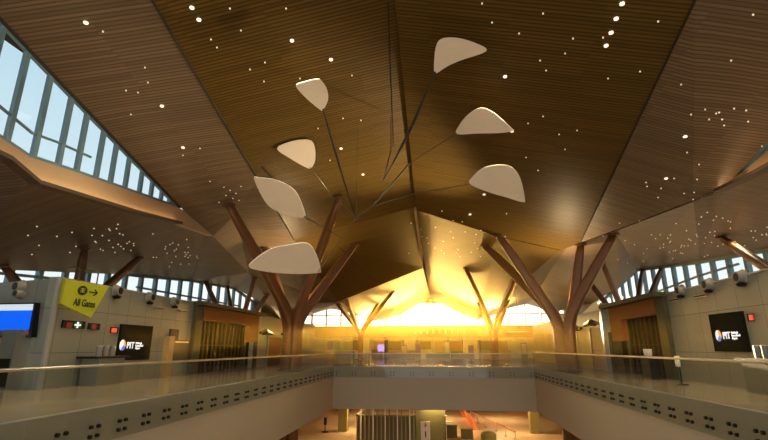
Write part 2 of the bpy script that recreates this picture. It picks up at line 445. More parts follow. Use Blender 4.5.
# far roof: rises towards the far glass wall in hanging lobes
FARTOP = [(290,331),(304,318),(316,313),(331,309),(345,311),(364,317),(373,321),(387,319),(404,313),(430,298),(455,311),(478,320),(499,313),(509,308),(527,304),(540,308),(550,312),(566,329)]
ft = [onY(a, b, YB) for a, b in FARTOP]
panel('ceiling_far_left', [k3, l4, C3, ft[9], ft[8], ft[7], ft[6], ft[5], ft[4], ft[3], ft[2], ft[1], ft[0], o4 + Vector((0, 0, .05))], 'ceiling_slats',
      tri=[(1,2,6),(2,3,4),(2,4,5),(2,5,6),(1,6,7),(1,7,8),(1,8,9),(1,9,10),(0,1,10),(0,10,11),(0,11,12),(0,12,13)])
t0 = C2 + Vector((0, 0, .0)); tm = Vector((CENX, 48.5, C2.z - .25)); q4b = q4.copy()
n1 = rn + Vector((0, .4, .05)); n2 = onY(525, 264, 44)
panel('ceiling_far_right', [t0 + Vector((0, .3, 0)), n1, r2b + Vector((0, .4, .05)), onY(566, 248, 34.5), q4b, q3, ft[17], ft[16], ft[15], ft[14], ft[13], ft[12], ft[11], ft[10], ft[9], tm], 'ceiling_slats',
      tri=[(0,1,15),(1,12,15),(15,12,13),(15,13,14),(1,2,12),(2,11,12),(2,3,4),(2,4,11),(4,10,11),(4,9,10),(4,8,9),(4,7,8),(4,5,7),(5,6,7)])
# upright face of the step between the two halves
mb = MB(); mb.prism([C2 + Vector((0, 0, -.25)), C3, tm + Vector((0, 0, .4)), C2 + Vector((0, 0, .5))], (-.15, 0, 0))
struct(mb.build('wall_roof_step', 'cove_paint'))
mb = MB(); mb.prism([C3, l4, l4 + Vector((0, 0, 2.2)), C3 + Vector((0, 0, 2.0))], (0, .15, 0)); struct(mb.build('wall_roof_end', 'cove_paint'))
# roof deck above all, keeping daylight out of the folds
struct(boxes('ceiling_deck', 'joint_dark', [((OL - .5, 2, 19.5), (OR + .5, YB + 3, 19.9))]))
struct(boxes('wall_deck_edge', 'joint_dark', [((OL - .5, YB + 2.4, 9.5), (OR + .5, YB + 2.8, 19.5)), ((-12, 2.0, 15.5), (11.5, 2.3, 19.5))]))
# dark seams along the folds
def seam(name, pts, rad=.045, drop=.02):
    mb = MB(); mb.tube([Vector(p) - Vector((0, 0, drop)) for p in pts], rad, 6); return struct(mb.build(name, 'joint_dark'))
seam('trim_4', [l0, l1, l2, l3]); seam('trim_5', [r0, r1, r2])
seam('trim_6', [cast(262, 166), cast(307, 219), cast(344, 251), cast(378, 282)], .04)
seam('trim_7', [wt0, wt[0], wt[1], wt[2], wt[3]], .09)
seam('trim_8', [cast(388, 2), cast(391, 75), cast(394, 146)], .03)

# coves below the clerestories
def cove(name, top, bot, dx, m):
    mb = MB(); n = len(top)
    vs = [p for p in top] + [p for p in bot] + [p + Vector((dx, 0, 0)) for p in top] + [p + Vector((dx, 0, 0)) for p in bot]
    fs = [(0, n, 3*n, 2*n), (n-1, 2*n-1, 4*n-1, 3*n-1)]
    for i in range(n - 1):
        fs += [(i, i+1, n+i+1, n+i), (2*n+i, 2*n+i+1, 3*n+i+1, 3*n+i), (i, i+1, 2*n+i+1, 2*n+i), (n+i, n+i+1, 3*n+i+1, 3*n+i)]
    mb.add(vs, fs); return struct(mb.build(name, m))
cove('wall_cove_left', [sill0] + sill + [wt[3] + Vector((.05, .6, -.1))], [cb0] + cb[:5] + [k1], -.35, 'cove_paint')
cove('wall_cove_right', [vs0, vs1, v1], [vb0, vb1, v1 - Vector((0, 0, .12))], .35, 'cove_paint')
def led(name, pts, label):
    mb = MB(); mb.tube(pts, .05, 6); o = mb.build(name, 'cove_led'); tag(o, label, 'light'); return o
def shelf(name, pts, s):
    """ledge along the foot of the cove, hiding the light strip from below"""
    mb = MB(); prof = [(0, -.10), (.52*s, -.10), (.52*s, .06), (.46*s, .06), (.46*s, -.04), (0, -.04)]; k = len(prof); n = len(pts)
    vs = [p + Vector((dx, 0, dz)) for p in pts for dx, dz in prof]
    fs = [tuple(range(k)), tuple(range((n-1)*k, n*k))]
    for i in range(n - 1):
        for j in range(k): fs.append((i*k+j, i*k+(j+1)%k, (i+1)*k+(j+1)%k, (i+1)*k+j))
    mb.add(vs, fs); return struct(mb.build(name, 'ceiling_edge'))
mat('ceiling_edge', (0.10, 0.06, 0.03), 0.6)
shelf('trim_9', [cb0] + cb[:5], 1)
led('cove_light', [p + Vector((.2, 0, .03)) for p in ([cb0] + cb[:5])], 'warm light strip in the cove under the left high window band')
shelf('trim_10', [vb0, vb1, v1 - Vector((0, 0, .1))], -1)
led('cove_light', [p + Vector((-.2, 0, .03)) for p in (vb0, vb1, v1 - Vector((0, 0, .1)))], 'warm light strip in the cove at the right edge')

# clerestory windows
def lerp_poly(P, y):
    for a, b in zip(P, P[1:]):
        if (a.y - y) * (b.y - y) <= 0 and a.y != b.y:
            t = (y - a.y) / (b.y - a.y); return a.z + (b.z - a.z) * t
    return P[-1].z if y > P[-1].y else P[0].z
def clerestory(name, X, top, bot, ys, transoms, m, rad=.10, dx=-.12):
    """glass wall in a plane X: bars at ys, cut between the two edge lines"""
    mb = MB()
    for y in ys:
        zt, zb = lerp_poly(top, y), lerp_poly(bot, y)
        if zt - zb > .12: mb.box((X + dx - rad * .9, y - rad, zb - .05), (X + dx + rad * .9, y + rad, zt + .05))
    for tr in transoms:
        mb.tube([Vector((X + dx, p.y, p.z)) for p in tr], rad * .55, 6, square=True)
    mb.tube([Vector((X + dx, p.y, p.z + .06)) for p in bot], rad, 6, square=True)
    mb.tube([Vector((X + dx, p.y, p.z - .02)) for p in top], rad, 6, square=True)
    fr = struct(mb.build(name, m))
    g = MB(); n = 24; y0 = max(top[0].y, bot[0].y); y1 = min(top[-1].y, bot[-1].y)
    for i in range(n):
        a, b = y0 + (y1 - y0) * i / n, y0 + (y1 - y0) * (i + 1) / n
        g.add([(X+dx, a, lerp_poly(bot, a)), (X+dx, b, lerp_poly(bot, b)), (X+dx, b, lerp_poly(top, b)), (X+dx, a, lerp_poly(top, a))], [(0,1,2,3)])
    p = g.build('glass_pane', 'window_glass', fr, loc=(0, 0, 0)); 
    return fr
mull = [onX(a, b, XW - .12).y for a, b in ((17,97),(41,120),(63,140),(80,152),(98,165),(112,172),(126,180),(140,187),(151,193),(161,198),(169,202))]
step = (mull[4] - mull[0]) / 4
ys = [mull[0] - step * i for i in range(9, 0, -1)] + mull
clerestory('window_1', XW, [wt0] + wt, [sill0] + sill,
           ys, [[onX(-60, 55, XW), onX(0, 104, XW), onX(35, 133, XW), onX(60, 142, XW), onX(93, 157, XW)]], 'window_frame')
clerestory('window_2', XV, [v0, v2, v1], [vs0, vs1, v1 + Vector((0, .1, -.02))], [4 + 1.3 * i for i in range(15)], [], 'window_frame', dx=.12)
# outer glass walls above the shops
def lin(a, b, n): return [a + (b - a) * i / (n - 1) for i in range(n)]
clerestory('window_3', OL, [Vector((OL, 2.5, o0.z + .1)), Vector((OL, 20, oA.z + .2)), o1, o2, o3, Vector((OL, 62, o4.z + .3))],
           [Vector((OL, 2.5, 4.2)), Vector((OL, 62, 4.2))], [4 + 2.05 * i for i in range(29)],
           [[onX(138, 287, OL), onX(240, 306, OL)], [onX(0, 273, OL), onX(60, 279, OL)]], 'window_frame', rad=.17)
clerestory('window_4', OR, [Vector((OR, 2.5, q0.z + .4)), q0, qa, q1, Vector((OR, 66, q3.z + .3))],
           [Vector((OR, 2.5, 4.2)), Vector((OR, 66, 4.2))], [4 + 2.05 * i for i in range(31)],
           [[onX(650, 295, OR), onX(700, 276, OR), onX(740, 264, OR)]], 'window_frame', rad=.17)
struct(boxes('wall_left_outer', 'outer_wall', [((OL - .3, -6, -.5), (OL, YB, 4.2)), ((OL - .3, 62, 4.2), (OL, YB, 9.5)), ((OL - .3, -6, 4.2), (OL, 2.5, 19))]))
struct(boxes('wall_right_outer', 'outer_wall', [((OR, -6, -.5), (OR + .3, YB, 4.2)), ((OR, 66, 4.2), (OR + .3, YB, 9.5)), ((OR, -6, 4.2), (OR + .3, 2.5, 19))]))
# far glass wall
SILLZ = onY(430, 326, YB).z
mb = MB()
fx0, fx1 = ft[0].x, ft[17].x
def fartop(x):
    for a, b in zip(ft, ft[1:]):
        if a.x <= x <= b.x: return a.z + (b.z - a.z) * (x - a.x) / (b.x - a.x)
    return 5.0
mb = MB(); x = onY(341, 320, YB).x; sp = 2.75
k = -12
while k < 24:
    xx = x + sp * k
    if fx0 < xx < fx1: mb.box((xx - .11, YB - .12, SILLZ - .3), (xx + .11, YB + .12, fartop(xx) + .3))
    k += 1
for zz in (onY(430, 314.5, YB).z, onY(430, 323.5, YB).z): mb.box((fx0, YB - .09, zz - .08), (fx1, YB + .09, zz + .08))
far_win = struct(mb.build('window_5', 'far_window_frame'))
g = MB()
for a, b in zip(ft, ft[1:]): g.add([(a.x, YB, SILLZ), (b.x, YB, SILLZ), (b.x, YB, max(b.z, SILLZ)), (a.x, YB, max(a.z, SILLZ))], [(0,1,2,3)])
g.build('glass_pane', 'window_glass', far_win)
struct(boxes('wall_far', 'tan_wood', [((OL, YB - .2, -.5), (OR, YB + .2, SILLZ))]))
mb = MB()
mb.prism([Vector((OL, YB, SILLZ)), Vector((fx0, YB, SILLZ)), Vector((fx0, YB, fartop(fx0 + .01) + 1)), Vector((OL, YB, 9))], (0, .2, 0))
mb.prism([Vector((OR, YB, SILLZ)), Vector((fx1, YB, SILLZ)), Vector((fx1, YB, fartop(fx1 - .01) + 1)), Vector((OR, YB, 9))], (0, .2, 0))
struct(mb.build('wall_far_ends', 'wall_panel_light'))

# ------------------------------------------------------------------ haze added to stand in for the lens glare of the sun
hz = bpy.data.materials.new('glare_haze'); hz.use_nodes = True
hn = hz.node_tree.nodes; hn.clear(); ho = hn.new('ShaderNodeOutputMaterial'); hv = hn.new('ShaderNodeVolumeScatter')
hv.inputs['Color'].default_value = (1.0, 0.60, 0.10, 1); hv.inputs['Density'].default_value = 0.0009; hv.inputs['Anisotropy'].default_value = 0.70
hz.node_tree.links.new(hv.outputs[0], ho.inputs['Volume']); M['glare_haze'] = hz
o = boxes('haze', 'glare_haze', [((-15.1, 20, -3), (11.9, 84.5, 12))]); tag(o, 'golden haze added for the glare of the sun in the far half of the hall', 'haze', kind='stuff')

# ------------------------------------------------------------------ branching supports
def bez(a, b, c, d, n):
    r_ = []
    for i in range(n + 1):
        t = i / n; s = 1 - t
        r_.append(a * s**3 + b * 3*s*s*t + c * 3*s*t*t + d * t**3)
    return r_
def tree(base, zlow, znode, tips, label, cat='column', w=.36, m='tree_steel', light=None, group=None, spread=.36, plates=True, side=None):
    t = thing('branching_column', base, label, cat, group)
    bx, by = base[0], base[1]
    tips = [Vector(p) for p in tips]
    for k_, tip in enumerate(tips):
        d = Vector((tip.x - bx, tip.y - by, 0)); d.normalize()
        b0 = Vector((bx, by, 0)) + d * spread
        lo = Vector((b0.x, b0.y, zlow)); a = Vector((b0.x, b0.y, max(zlow + .5, znode - 2.6)))
        nd = Vector((b0.x, b0.y, znode - .9))
        node = Vector((bx, by, znode)) + d * (spread + .42)
        dirt = (tip - node).normalized()
        end = tip - dirt * .05
        pts = [lo, a] + bez(a, nd, node - dirt * 1.2, node + dirt * 1.6, 9)[1:] + [node + (end - node) * q for q in (.6, .85, 1)]
        n_ = len(pts)
        rads = [w] * (n_ - 3) + [w * .92, w * .8, w * .62]
        mb = MB(); mb.tube(pts, rads, 12, up=(-d.y, d.x, 0), square=True, flat=.8)
        br = mb.build('branch', m, t, smooth=True)
        if plates:
            mb = MB(); mb.lathe([(w * 1.05, -.10), (w * 1.05, .02)], end + Vector((0, 0, .02)), (0, 0, 1), 14)
            mb.build('cap_plate', 'tree_steel_dark', br)
    if light:
        mb = MB(); mb.lathe([(.13, 0), (.15, .14), (.10, .2)], (bx, by, znode - .3), (0, 0, 1), 12)
        lm = mb.build('uplight', 'downlight_glow', t)
        ld = bpy.data.lights.new('uplight_lamp', 'SPOT'); ld.energy = light; ld.color = (1.0, .72, .38); ld.spot_size = R(125); ld.spot_blend = 1; ld.shadow_soft_size = .15
        lo_ = bpy.data.objects.new('uplight_lamp', ld); col.objects.link(lo_); lo_.parent = t
        lo_.location = (0, 0, znode + .1 - base[2]); lo_.rotation_euler = (math.pi, 0, 0)
    if side:  # unseen fill spot, added to brighten the left centre ceiling
        ld = bpy.data.lights.new('added_side_fill', 'SPOT'); ld.energy = side[1]; ld.color = (1.0, .80, .52); ld.spot_size = R(42); ld.spot_blend = .8; ld.shadow_soft_size = .4
        lo_ = bpy.data.objects.new('added_side_fill', ld); col.objects.link(lo_); lo_.parent = t
        lo_.location = (-.9, -1.8, 4.0 - base[2]); src = Vector((bx - .9, by - 1.8, 4.0))
        lo_.rotation_euler = (src - Vector(side[0])).to_track_quat('Z', 'Y').to_euler()
    mb = MB(); mb.lathe([(spread + w + .25, 0), (spread + w + .25, .06)], (bx, by, 0.0), (0, 0, 1), 20); mb.build('floor_collar', 'black_metal', t)
    return t
tree((-10.5, 33.6, LOW), LOW, 4.2, [cast(229, 205), cast(265, 248), cast(340, 197), cast(355, 244)],
     'near left bronze branching column with four limbs and a glowing uplight', light=3200)
tree((8.75, 34.2, LOW), LOW, 4.2, [cast(484, 245), cast(497, 236), cast(581, 244), cast(614, 234)],
     'near right bronze branching column with four limbs and a glowing uplight', light=3200, side=((-5, 23.5, 13), 24000))
p = onY(360, 350, 65); tree((p.x, 65, 0), 0, onY(360, 331, 65).z, [cast(337, 303), cast(346, 300), cast(378, 303), cast(393, 291)],
     'smaller far left branching column in front of the glass wall', light=3000, w=.30, spread=.25)
p = onY(494.5, 350, 65); tree((p.x, 65, 0), 0, onY(494, 327, 65).z, [cast(466, 268), cast(478, 303), cast(517, 272), cast(508, 300)],
     'smaller far right branching column in front of the glass wall', light=3000, w=.30, spread=.25)
def outer_tree(nx, ny, X, tips, label):
    nd = onX(nx, ny, X)
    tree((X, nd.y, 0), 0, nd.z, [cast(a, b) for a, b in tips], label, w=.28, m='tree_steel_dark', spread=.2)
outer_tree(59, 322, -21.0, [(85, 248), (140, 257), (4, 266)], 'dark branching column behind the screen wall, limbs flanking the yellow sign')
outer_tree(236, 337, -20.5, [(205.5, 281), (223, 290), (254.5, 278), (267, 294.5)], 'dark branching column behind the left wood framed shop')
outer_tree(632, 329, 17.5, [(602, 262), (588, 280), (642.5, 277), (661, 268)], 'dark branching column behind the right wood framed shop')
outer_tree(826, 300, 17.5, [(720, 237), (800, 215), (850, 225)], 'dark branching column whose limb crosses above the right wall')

# ------------------------------------------------------------------ shop walls left and right
ZT = 4.3
corner = Vector((WL, onX(60, 272, WL).y, 0))
A = corner; Bv = Vector((-20.8, corner.y + 1.45, 0))
dirw = (Bv - A).normalized()
yS0, yS1 = onX(191, 330, WL).y, onX(252, 335, WL).y     # left shop front span
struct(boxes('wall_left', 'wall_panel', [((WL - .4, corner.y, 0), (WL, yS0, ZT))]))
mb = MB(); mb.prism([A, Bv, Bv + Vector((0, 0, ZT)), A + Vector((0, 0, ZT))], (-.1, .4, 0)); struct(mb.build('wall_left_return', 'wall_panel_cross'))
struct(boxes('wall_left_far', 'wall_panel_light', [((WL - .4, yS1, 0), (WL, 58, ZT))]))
struct(boxes('trim_11', 'fascia_metal', [((WL - .06, corner.y - .03, 0), (WL + .06, corner.y + .12, ZT + .04)), ((WL - .45, corner.y, ZT), (WL + .05, yS0, ZT + .06))]))
zS0, zS1 = onX(619, 330, WR).y, onX(672, 330, WR).y     # right shop front: far, near
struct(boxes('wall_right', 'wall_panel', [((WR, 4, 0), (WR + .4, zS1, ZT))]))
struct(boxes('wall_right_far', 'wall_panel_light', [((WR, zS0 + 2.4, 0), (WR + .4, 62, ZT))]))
struct(boxes('trim_12', 'fascia_metal', [((WR - .05, 4, ZT), (WR + .45, zS1, ZT + .06))]))
# flat tops of the shop boxes
struct(boxes('ceiling_shops', 'fascia_plaster', [((-25, corner.y + 1.5, ZT - .25), (WL - .4, 58, ZT - .05)), ((WR + .4, 4, ZT - .25), (22, 62, ZT - .05))]))

def shopfront(side, X, y0, y1, label, gl, extra):
    """timber portal with a dark grille under a heavy olive roof edge; y0 near end, y1 far end; side=+1 faces +X"""
    s = side; zt = ZT
    t = thing('timber_shop', (X, (y0 + y1) / 2, 0), label, 'shop front')
    boxes('roof_edge', 'olive_metal', [((X - .4*s, y0 - .1, zt - .12), (X + .75*s, y1 + 1.2, zt + .12))], t)
    boxes('side_pier', 'olive_metal', [((X - .3*s, y0, 0), (X + .25*s, y0 + .9, zt - .12))], t)
    boxes('wood_portal', 'shop_wood', [((X - .3*s, y0 + .9, zt - 1.0), (X + .3*s, y1 + .6, zt - .12)), ((X - .3*s, y1 - 1.4, 2.0), (X + .3*s, y1 + .6, zt - 1.0))], t)
    b = MB(); yy = y0 + .95
    while yy < y1 - 1.5:
        b.box((X + .02*s, yy, 0.05), (X + .10*s, yy + .12, zt - 1.02)); yy += .62
    b.box((X - .0*s, y0 + .9, 1.7), (X + .04*s, y1 - 1.45, 1.76))
    b.build('door_grille', gl, t)
    boxes('dark_recess', 'dark_interior', [((X - 2.6*s, y0 + .9, 0), (X - 2.4*s, y1 + .5, zt - 1.0)), ((X - .35*s, y1 - 1.2, 0), (X - .2*s, y1 + .4, 2.0)), ((X - .08*s, y0 + .9, 0.05), (X - .05*s, y1 - 1.45, zt - 1.0))], t)
    boxes('end_post', 'olive_metal', [((X - .3*s, y1 - 1.5, 0), (X + .12*s, y1 - 1.35, 2.0))], t)
    boxes('end_post', 'olive_metal', [((X - .3*s, y1 + .45, 0), (X + .3*s, y1 + .6, 2.0))], t)
    return t
mat('grille_gold', (0.06, 0.036, 0.009), 0.7, 0.0, spec=0.15); mat('grille_dark', (0.03, 0.017, 0.009), 0.7, spec=0.15)
shopfront(1, WL, yS0, yS1, 'timber framed shop front with gold barred doors, left side of hall', 'grille_gold', None)
shopfront(-1, WR, zS1, zS0, 'timber framed shop front with dark doors, right side of hall', 'grille_dark', None)

def rect_on(X, a, b, depth, s):
    """box standing on the plane X between two surveyed corners"""
    p, q = onX(*a, X), onX(*b, X)
    return ((X, p.y, p.z), (X + depth * s, q.y, q.z))
def pit_sign(X, s, a, b, label, u0):
    p, q = onX(*a, X), onX(*b, X)
    y0, y1 = sorted((p.y, q.y)); z0, z1 = sorted((p.z, q.z))
    t = thing('airport_sign', (X, (y0 + y1) / 2, z0), label, 'sign')
    boxes('sign_board', 'sign_black', [((X, y0, z0), (X + .12*s, y1, z1))], t)
    w, h = y1 - y0, z1 - z0
    xd = Vector((0, 1, 0)) if s > 0 else Vector((0, -1, 0))
    # start from the reader's left
    left = y0 if s > 0 else y1
    def pt(u, v): return Vector((X + .135*s, left + xd.y * u * w, z0 + v * h))
    xs = xd
    # emblem: ball of three swept blades
    c = pt(u0 - .035, .42); r_ = h * .15
    for nm, m_, a0, a1 in (('emblem_white', 'white_lit', 95, 235), ('emblem_orange', 'logo_orange', -20, 95), ('emblem_blue', 'logo_blue', 235, 340)):
        mb = MB(); pl = [c + xs * (.18*r_) + Vector((0, 0, .05*r_))]
        for i in range(13):
            an = R(a0 + (a1 - a0) * i / 12); pl.append(c + xs * (r_ * .82 * math.cos(an)) + Vector((0, 0, r_ * math.sin(an))))
        mb.prism(pl, (.02*s, 0, 0)); mb.build(nm, m_, t)
    text('PIT', h * .25, 'white_lit', t, pt(u0 + .10, .335), xs, (0, 0, 1), offset=.006, width=w * .22)
    text('Pittsburgh\nInternational\nAirport', h * .083, 'white_lit', t, pt(u0 + .36, .455), xs, (0, 0, 1), offset=0, width=w * .24)
    return t
pit_sign(WL, 1, (120, 324), (147, 359.5), 'black airport sign with white PIT lettering on the left panel wall', .12)
pit_sign(WR, -1, (711, 315), (752, 352), 'black airport sign with white PIT lettering on the right panel wall', .27)

# blue information screen on the return wall
def on_return(px, py, off=.0):
    nrm = Vector((dirw.y, -dirw.x, 0))
    if nrm.y > 0: nrm = -nrm
    p0 = A + nrm * off; d = ray(px, py)
    return EYE + d * ((p0 - EYE).dot(nrm) / d.dot(nrm)), nrm
def ret_panel(name, m, pix, off, depth, parent):
    pts = []
    for a in pix:
        p_, nrm = on_return(*a, off); pts.append(p_)
    mb = MB(); mb.prism(pts, -nrm * depth); return mb.build(name, m, parent)
p0, nrm = on_return(16, 318)
t = thing('information_screen', p0, 'wide bright blue information screen with a white header bar', 'screen')
ret_panel('housing', 'black_metal', [(-60, 304.5), (35, 302.5), (31, 337), (-60, 339)], .22, .22, t)
ret_panel('screen', 'screen_blue', [(-60, 311.5), (32, 310.3), (28.5, 329.5), (-60, 333)], .245, .02, t)
ret_panel('header_bar', 'screen_white', [(-60, 305.5), (33, 304), (32, 310.2), (-60, 311.4)], .245, .02, t)
ret_panel('footer_bar', 'screen_foot', [(-60, 333.2), (28.5, 329.8), (28, 335), (-60, 338)], .245, .02, t)
t = thing('service_cabinet', on_return(30, 390)[0], 'tall grey cabinet against the wall under the blue screen', 'cabinet')
def ret_box(name, m, px0, px1, z0, z1, off, parent):
    a, nr = on_return(px0, 350); b, nr = on_return(px1, 350)
    a.z = b.z = z0; h = Vector((0, 0, z1 - z0)); mb = MB(); mb.prism([a, b, b + h, a + h], nr * off); return mb.build(name, m, parent)
ret_box('body', 'bin_grey', 13, 27, 0, 2.25, .5, t); ret_box('side_strip', 'steel', 27.3, 28.6, 0, 2.25, .52, t); ret_box('lower_door', 'black_metal', 13.6, 26, .1, 1.15, .53, t)
t = thing('poster_panel', on_return(0, 390)[0], 'tall orange and brown poster board left of the grey cabinet', 'poster')
ret_box('board', 'tan_wood', -22, 10, .0, 2.25, .12, t); ret_box('print', 'shop_wood', -18, 2, 1.0, 1.75, .14, t)

# yellow hanging sign
P4 = [onX(66, 279, WL + .35), onX(109, 286.4, WL + 1.0), onX(91, 317.6, WL + .8), onX(61, 303.5, WL + .33)]
bk = Vector((-.18, .10, 0))
n_ = (P4[1] - P4[0]).cross(P4[3] - P4[0]).normalized()
if n_.dot(EYE - P4[0]) < 0: n_ = -n_
_d = P4[2] - EYE; P4[2] = EYE + _d * ((P4[0] - EYE).dot(n_) / _d.dot(n_))
t = thing('wayfinding_sign', (P4[3].x, P4[3].y, P4[3].z), 'tilted yellow four sided sign reading All Gates with a right arrow', 'sign')
mb = MB(); mb.prism(P4, -n_ * .22); mb.build('sign_box', 'sign_yellow', t)
xd = (P4[1] - P4[0]).normalized(); yd = n_.cross(xd).normalized()
if yd.z < 0: yd = -yd
o = P4[0] + n_ * .02; wS = (P4[1] - P4[0]).length
def sp_(px, py):
    d = ray(px, py); q = o; return EYE + d * ((q - EYE).dot(n_) / d.dot(n_))
hS = (sp_(80, 281) - sp_(78, 301)).length
text('All Gates', hS * .50, 'text_dark', t, sp_(72.6, 305), xd, yd, offset=.006, width=(sp_(94.5, 308) - sp_(72.6, 305)).length)
c = sp_(82.5, 290.5); mb = MB(); r_ = hS * .24
mb.lathe([(r_, 0), (r_, .015)], c, n_, 24); mb.build('pictogram_disc', 'text_dark', t)
mb = MB(); 
for dy in (-.35, 0, .35):
    a = c + yd * (dy * r_) + n_ * .02; mb.tube([a - xd * r_ * .45, a + xd * r_ * .45], r_ * .08, 6)
mb.tube([c - yd * r_ * .4 + n_ * .02, c + yd * r_ * .5 + n_ * .02], r_ * .1, 6)
mb.build('pictogram', 'sign_yellow', t)
c = sp_(93.5, 292.5); L_ = r_ * .85; mb = MB(); tk = r_ * .13
mb.tube([c - xd * L_, c + xd * L_ * .9], tk, 6); mb.tube([c + xd * L_ * .2 + yd * L_ * .75, c + xd * L_], tk, 6); mb.tube([c + xd * L_ * .2 - yd * L_ * .75, c + xd * L_], tk, 6)
mb.build('arrow', 'text_dark', t)
for px, py in ((80, 281), (98, 284)):
    mb = MB()
    a = sp_(px, py) - n_ * .1; mb.tube([a, a + Vector((0, 0, .45)), a + Vector((-.25, 0, .6)), Vector((WL - .2, a.y, a.z + .6)), Vector((WL - .2, a.y, ZT))], .03, 6)
    mb.build('hanging_bracket', 'olive_metal', t)

# air nozzles and slots on the walls
def nozzle(X, s, px, py, label, group, rad=.26):
    p = onX(px, py, X)
    t = thing('air_nozzle', p, label, 'air vent', group)
    mb = MB(); mb.lathe([(rad * 1.15, 0), (rad * 1.15, .06), (rad, .10), (rad * .85, .30), (rad * .7, .30)], p, (s, 0, 0), 20); mb.build('collar', 'nozzle_grey', t, smooth=False)
    mb = MB(); mb.lathe([(rad * .62, .0), (rad * .62, .31)], p + Vector((0, 0, .0)), (s, 0, 0), 16); mb.build('throat', 'black_metal', t)
    mb = MB(); q = p + Vector((.16*s, 0, -rad * 1.02)); mb.lathe([(rad * .5, -.1), (rad * .75, 0), (rad * .3, .08)], q, (0, 0, 1), 12); mb.build('bracket', 'black_metal', t)
    return t
gL = 'round air nozzles along the left panel wall'; gR = 'round air nozzles along the right panel wall'
for px, py, lb in ((115, 291, 'round air nozzle high on left wall, beside the yellow sign'), (148, 297.5, 'round air nozzle high on left wall, above the PIT sign'), (173, 302, 'round air nozzle high on left wall, nearest the timber shop')):
    nozzle(WL, 1, px, py, lb, gL)
for px, py, lb in ((744, 277, 'round air nozzle high on right wall, nearest the right edge'), (711, 284.5, 'round air nozzle high on right wall, middle of three'), (683, 290.5, 'round air nozzle high on right wall, nearest the timber shop')):
    nozzle(WR, -1, px, py, lb, gR)
p, nrm = on_return(22, 287)
t = thing('air_nozzle', p, 'round air nozzle above the blue screen', 'air vent')
for q, r0_ in ((p, .26), (on_return(22, 294)[0], .2)):
    mb = MB(); mb.lathe([(r0_ * 1.15, 0), (r0_, .1), (r0_ * .8, .28)], q, nrm, 20); cc = mb.build('collar', 'nozzle_grey', t)
    mb = MB(); mb.lathe([(r0_ * .6, 0), (r0_ * .6, .30)], q, nrm, 16); mb.build('throat', 'black_metal', cc)
def slot(X, s, px, py, w, label, group):
    p = onX(px, py, X); t = thing('slot_vent', p, label, 'air vent', group)
    boxes('frame', 'steel', [((X, p.y - w/2, p.z - .06), (X + .10*s, p.y + w/2, p.z + .06))], t)
    boxes('slot', 'black_metal', [((X, p.y - w/2 + .05, p.z - .03), (X + .13*s, p.y + w/2 - .05, p.z + .03))], t)
slot(WL, 1, 158, 308.5, 1.0, 'thin slot vent above the left PIT sign', 'slot vents on left wall')
slot(WL, 1, 182, 311.5, .9, 'thin slot vent beside the left timber shop', 'slot vents on left wall')
slot(WR, -1, 702, 296, 1.0, 'thin slot vent above left of the right PIT sign', 'slot vents on right wall')
slot(WR, -1, 676, 300, .9, 'thin slot vent beside the right timber shop', 'slot vents on right wall')
for X, s, px, py, lb in ((WL, 1, 262, 333, 'dark hooded nozzle on far left pale wall, nearest the shop'), (WL, 1, 283, 334.5, 'dark hooded nozzle on far left pale wall, beside the column'),
                     (WR, -1, 596, 324, 'dark hooded nozzle on far right pale wall, nearest the shop'), (WR, -1, 580, 329, 'dark hooded nozzle on far right pale wall, middle one'), (WR, -1, 569, 331, 'dark hooded nozzle on far right pale wall, beside the column')):
    p = onX(px, py, X); mb = MB(); mb.tube([p, p + Vector((.35*s, 0, .1)), p + Vector((.5*s, 1.2, -.05))], [.2, .26, .12], 10)
    mb.tube([p + Vector((.2*s, -.9, 0)), p + Vector((.35*s, 0, .15))], [.12, .22], 10)
    tag(mb.build('hooded_nozzle', 'black_metal'), lb, 'air vent', 'hooded nozzles on the far pale walls')
# small framed signs, alarm, door niche on left wall
def wall_plate(name, m, X, s, a, b, label, cat, depth=.05, group=None):
    p, q = rect_on(X, a, b, depth, s); o = boxes(name, m, [(p, q)]); tag(o, label, cat, group); return o
t = thing('sign_board', onX(72, 325, WL), 'dark sign box with a green square beside restroom signs, under the yellow sign', 'sign')
for nm, m_, a, b in (('panel', 'black_metal', (62, 320), (83, 329)),):
    boxes(nm, m_, [rect_on(WL, a, b, .08, 1)], t)
for nm, m_, a, b in (('red_square', 'sign_red', (67, 322), (71.5, 328)), ('green_square', 'sign_green', (75, 322), (80.5, 328))):
    boxes(nm, m_, [rect_on(WL + .08, a, b, .02, 1)], t)
c = onX(77.7, 325, WL + .11); mb = MB(); mb.tube([c - Vector((0, .16, 0)), c + Vector((0, .16, 0))], .035, 6); mb.tube([c - Vector((0, 0, .13)), c + Vector((0, 0, .13))], .035, 6)
mb.build('white_cross', 'white_lit', t)
t = thing('sign_board', onX(92, 326, WL), 'small grey and red sign box between the green sign and the alarm', 'sign')
boxes('panel', 'black_metal', [rect_on(WL, (88, 323), (98, 330), .08, 1)], t); boxes('red_square', 'sign_red', [rect_on(WL + .08, (92, 324.3), (95.5, 329.3), .02, 1)], t)
def alarm(X, s, a, b, lb):
    t = thing('alarm_beacon', onX(*a, X), lb, 'alarm')
    boxes('housing', 'black_metal', [rect_on(X, a, b, .08, s)], t)
    aa = (a[0] + (b[0]-a[0]) * .2, a[1] + (b[1]-a[1]) * .15); bb = (a[0] + (b[0]-a[0]) * .85, a[1] + (b[1]-a[1]) * .85)
    boxes('lens', 'alarm_red', [rect_on(X + .08*s, aa, bb, .05, s)], t)
alarm(WL, 1, (110.5, 327), (116.5, 333.5), 'glowing red alarm beacon left of the left PIT sign')
alarm(WR, -1, (748.5, 314), (755, 321), 'glowing red alarm beacon right of the right PIT sign')
t = thing('counter_niche', onX(180, 350, WL), 'dark counter niche with a screen between PIT sign and timber shop', 'counter')
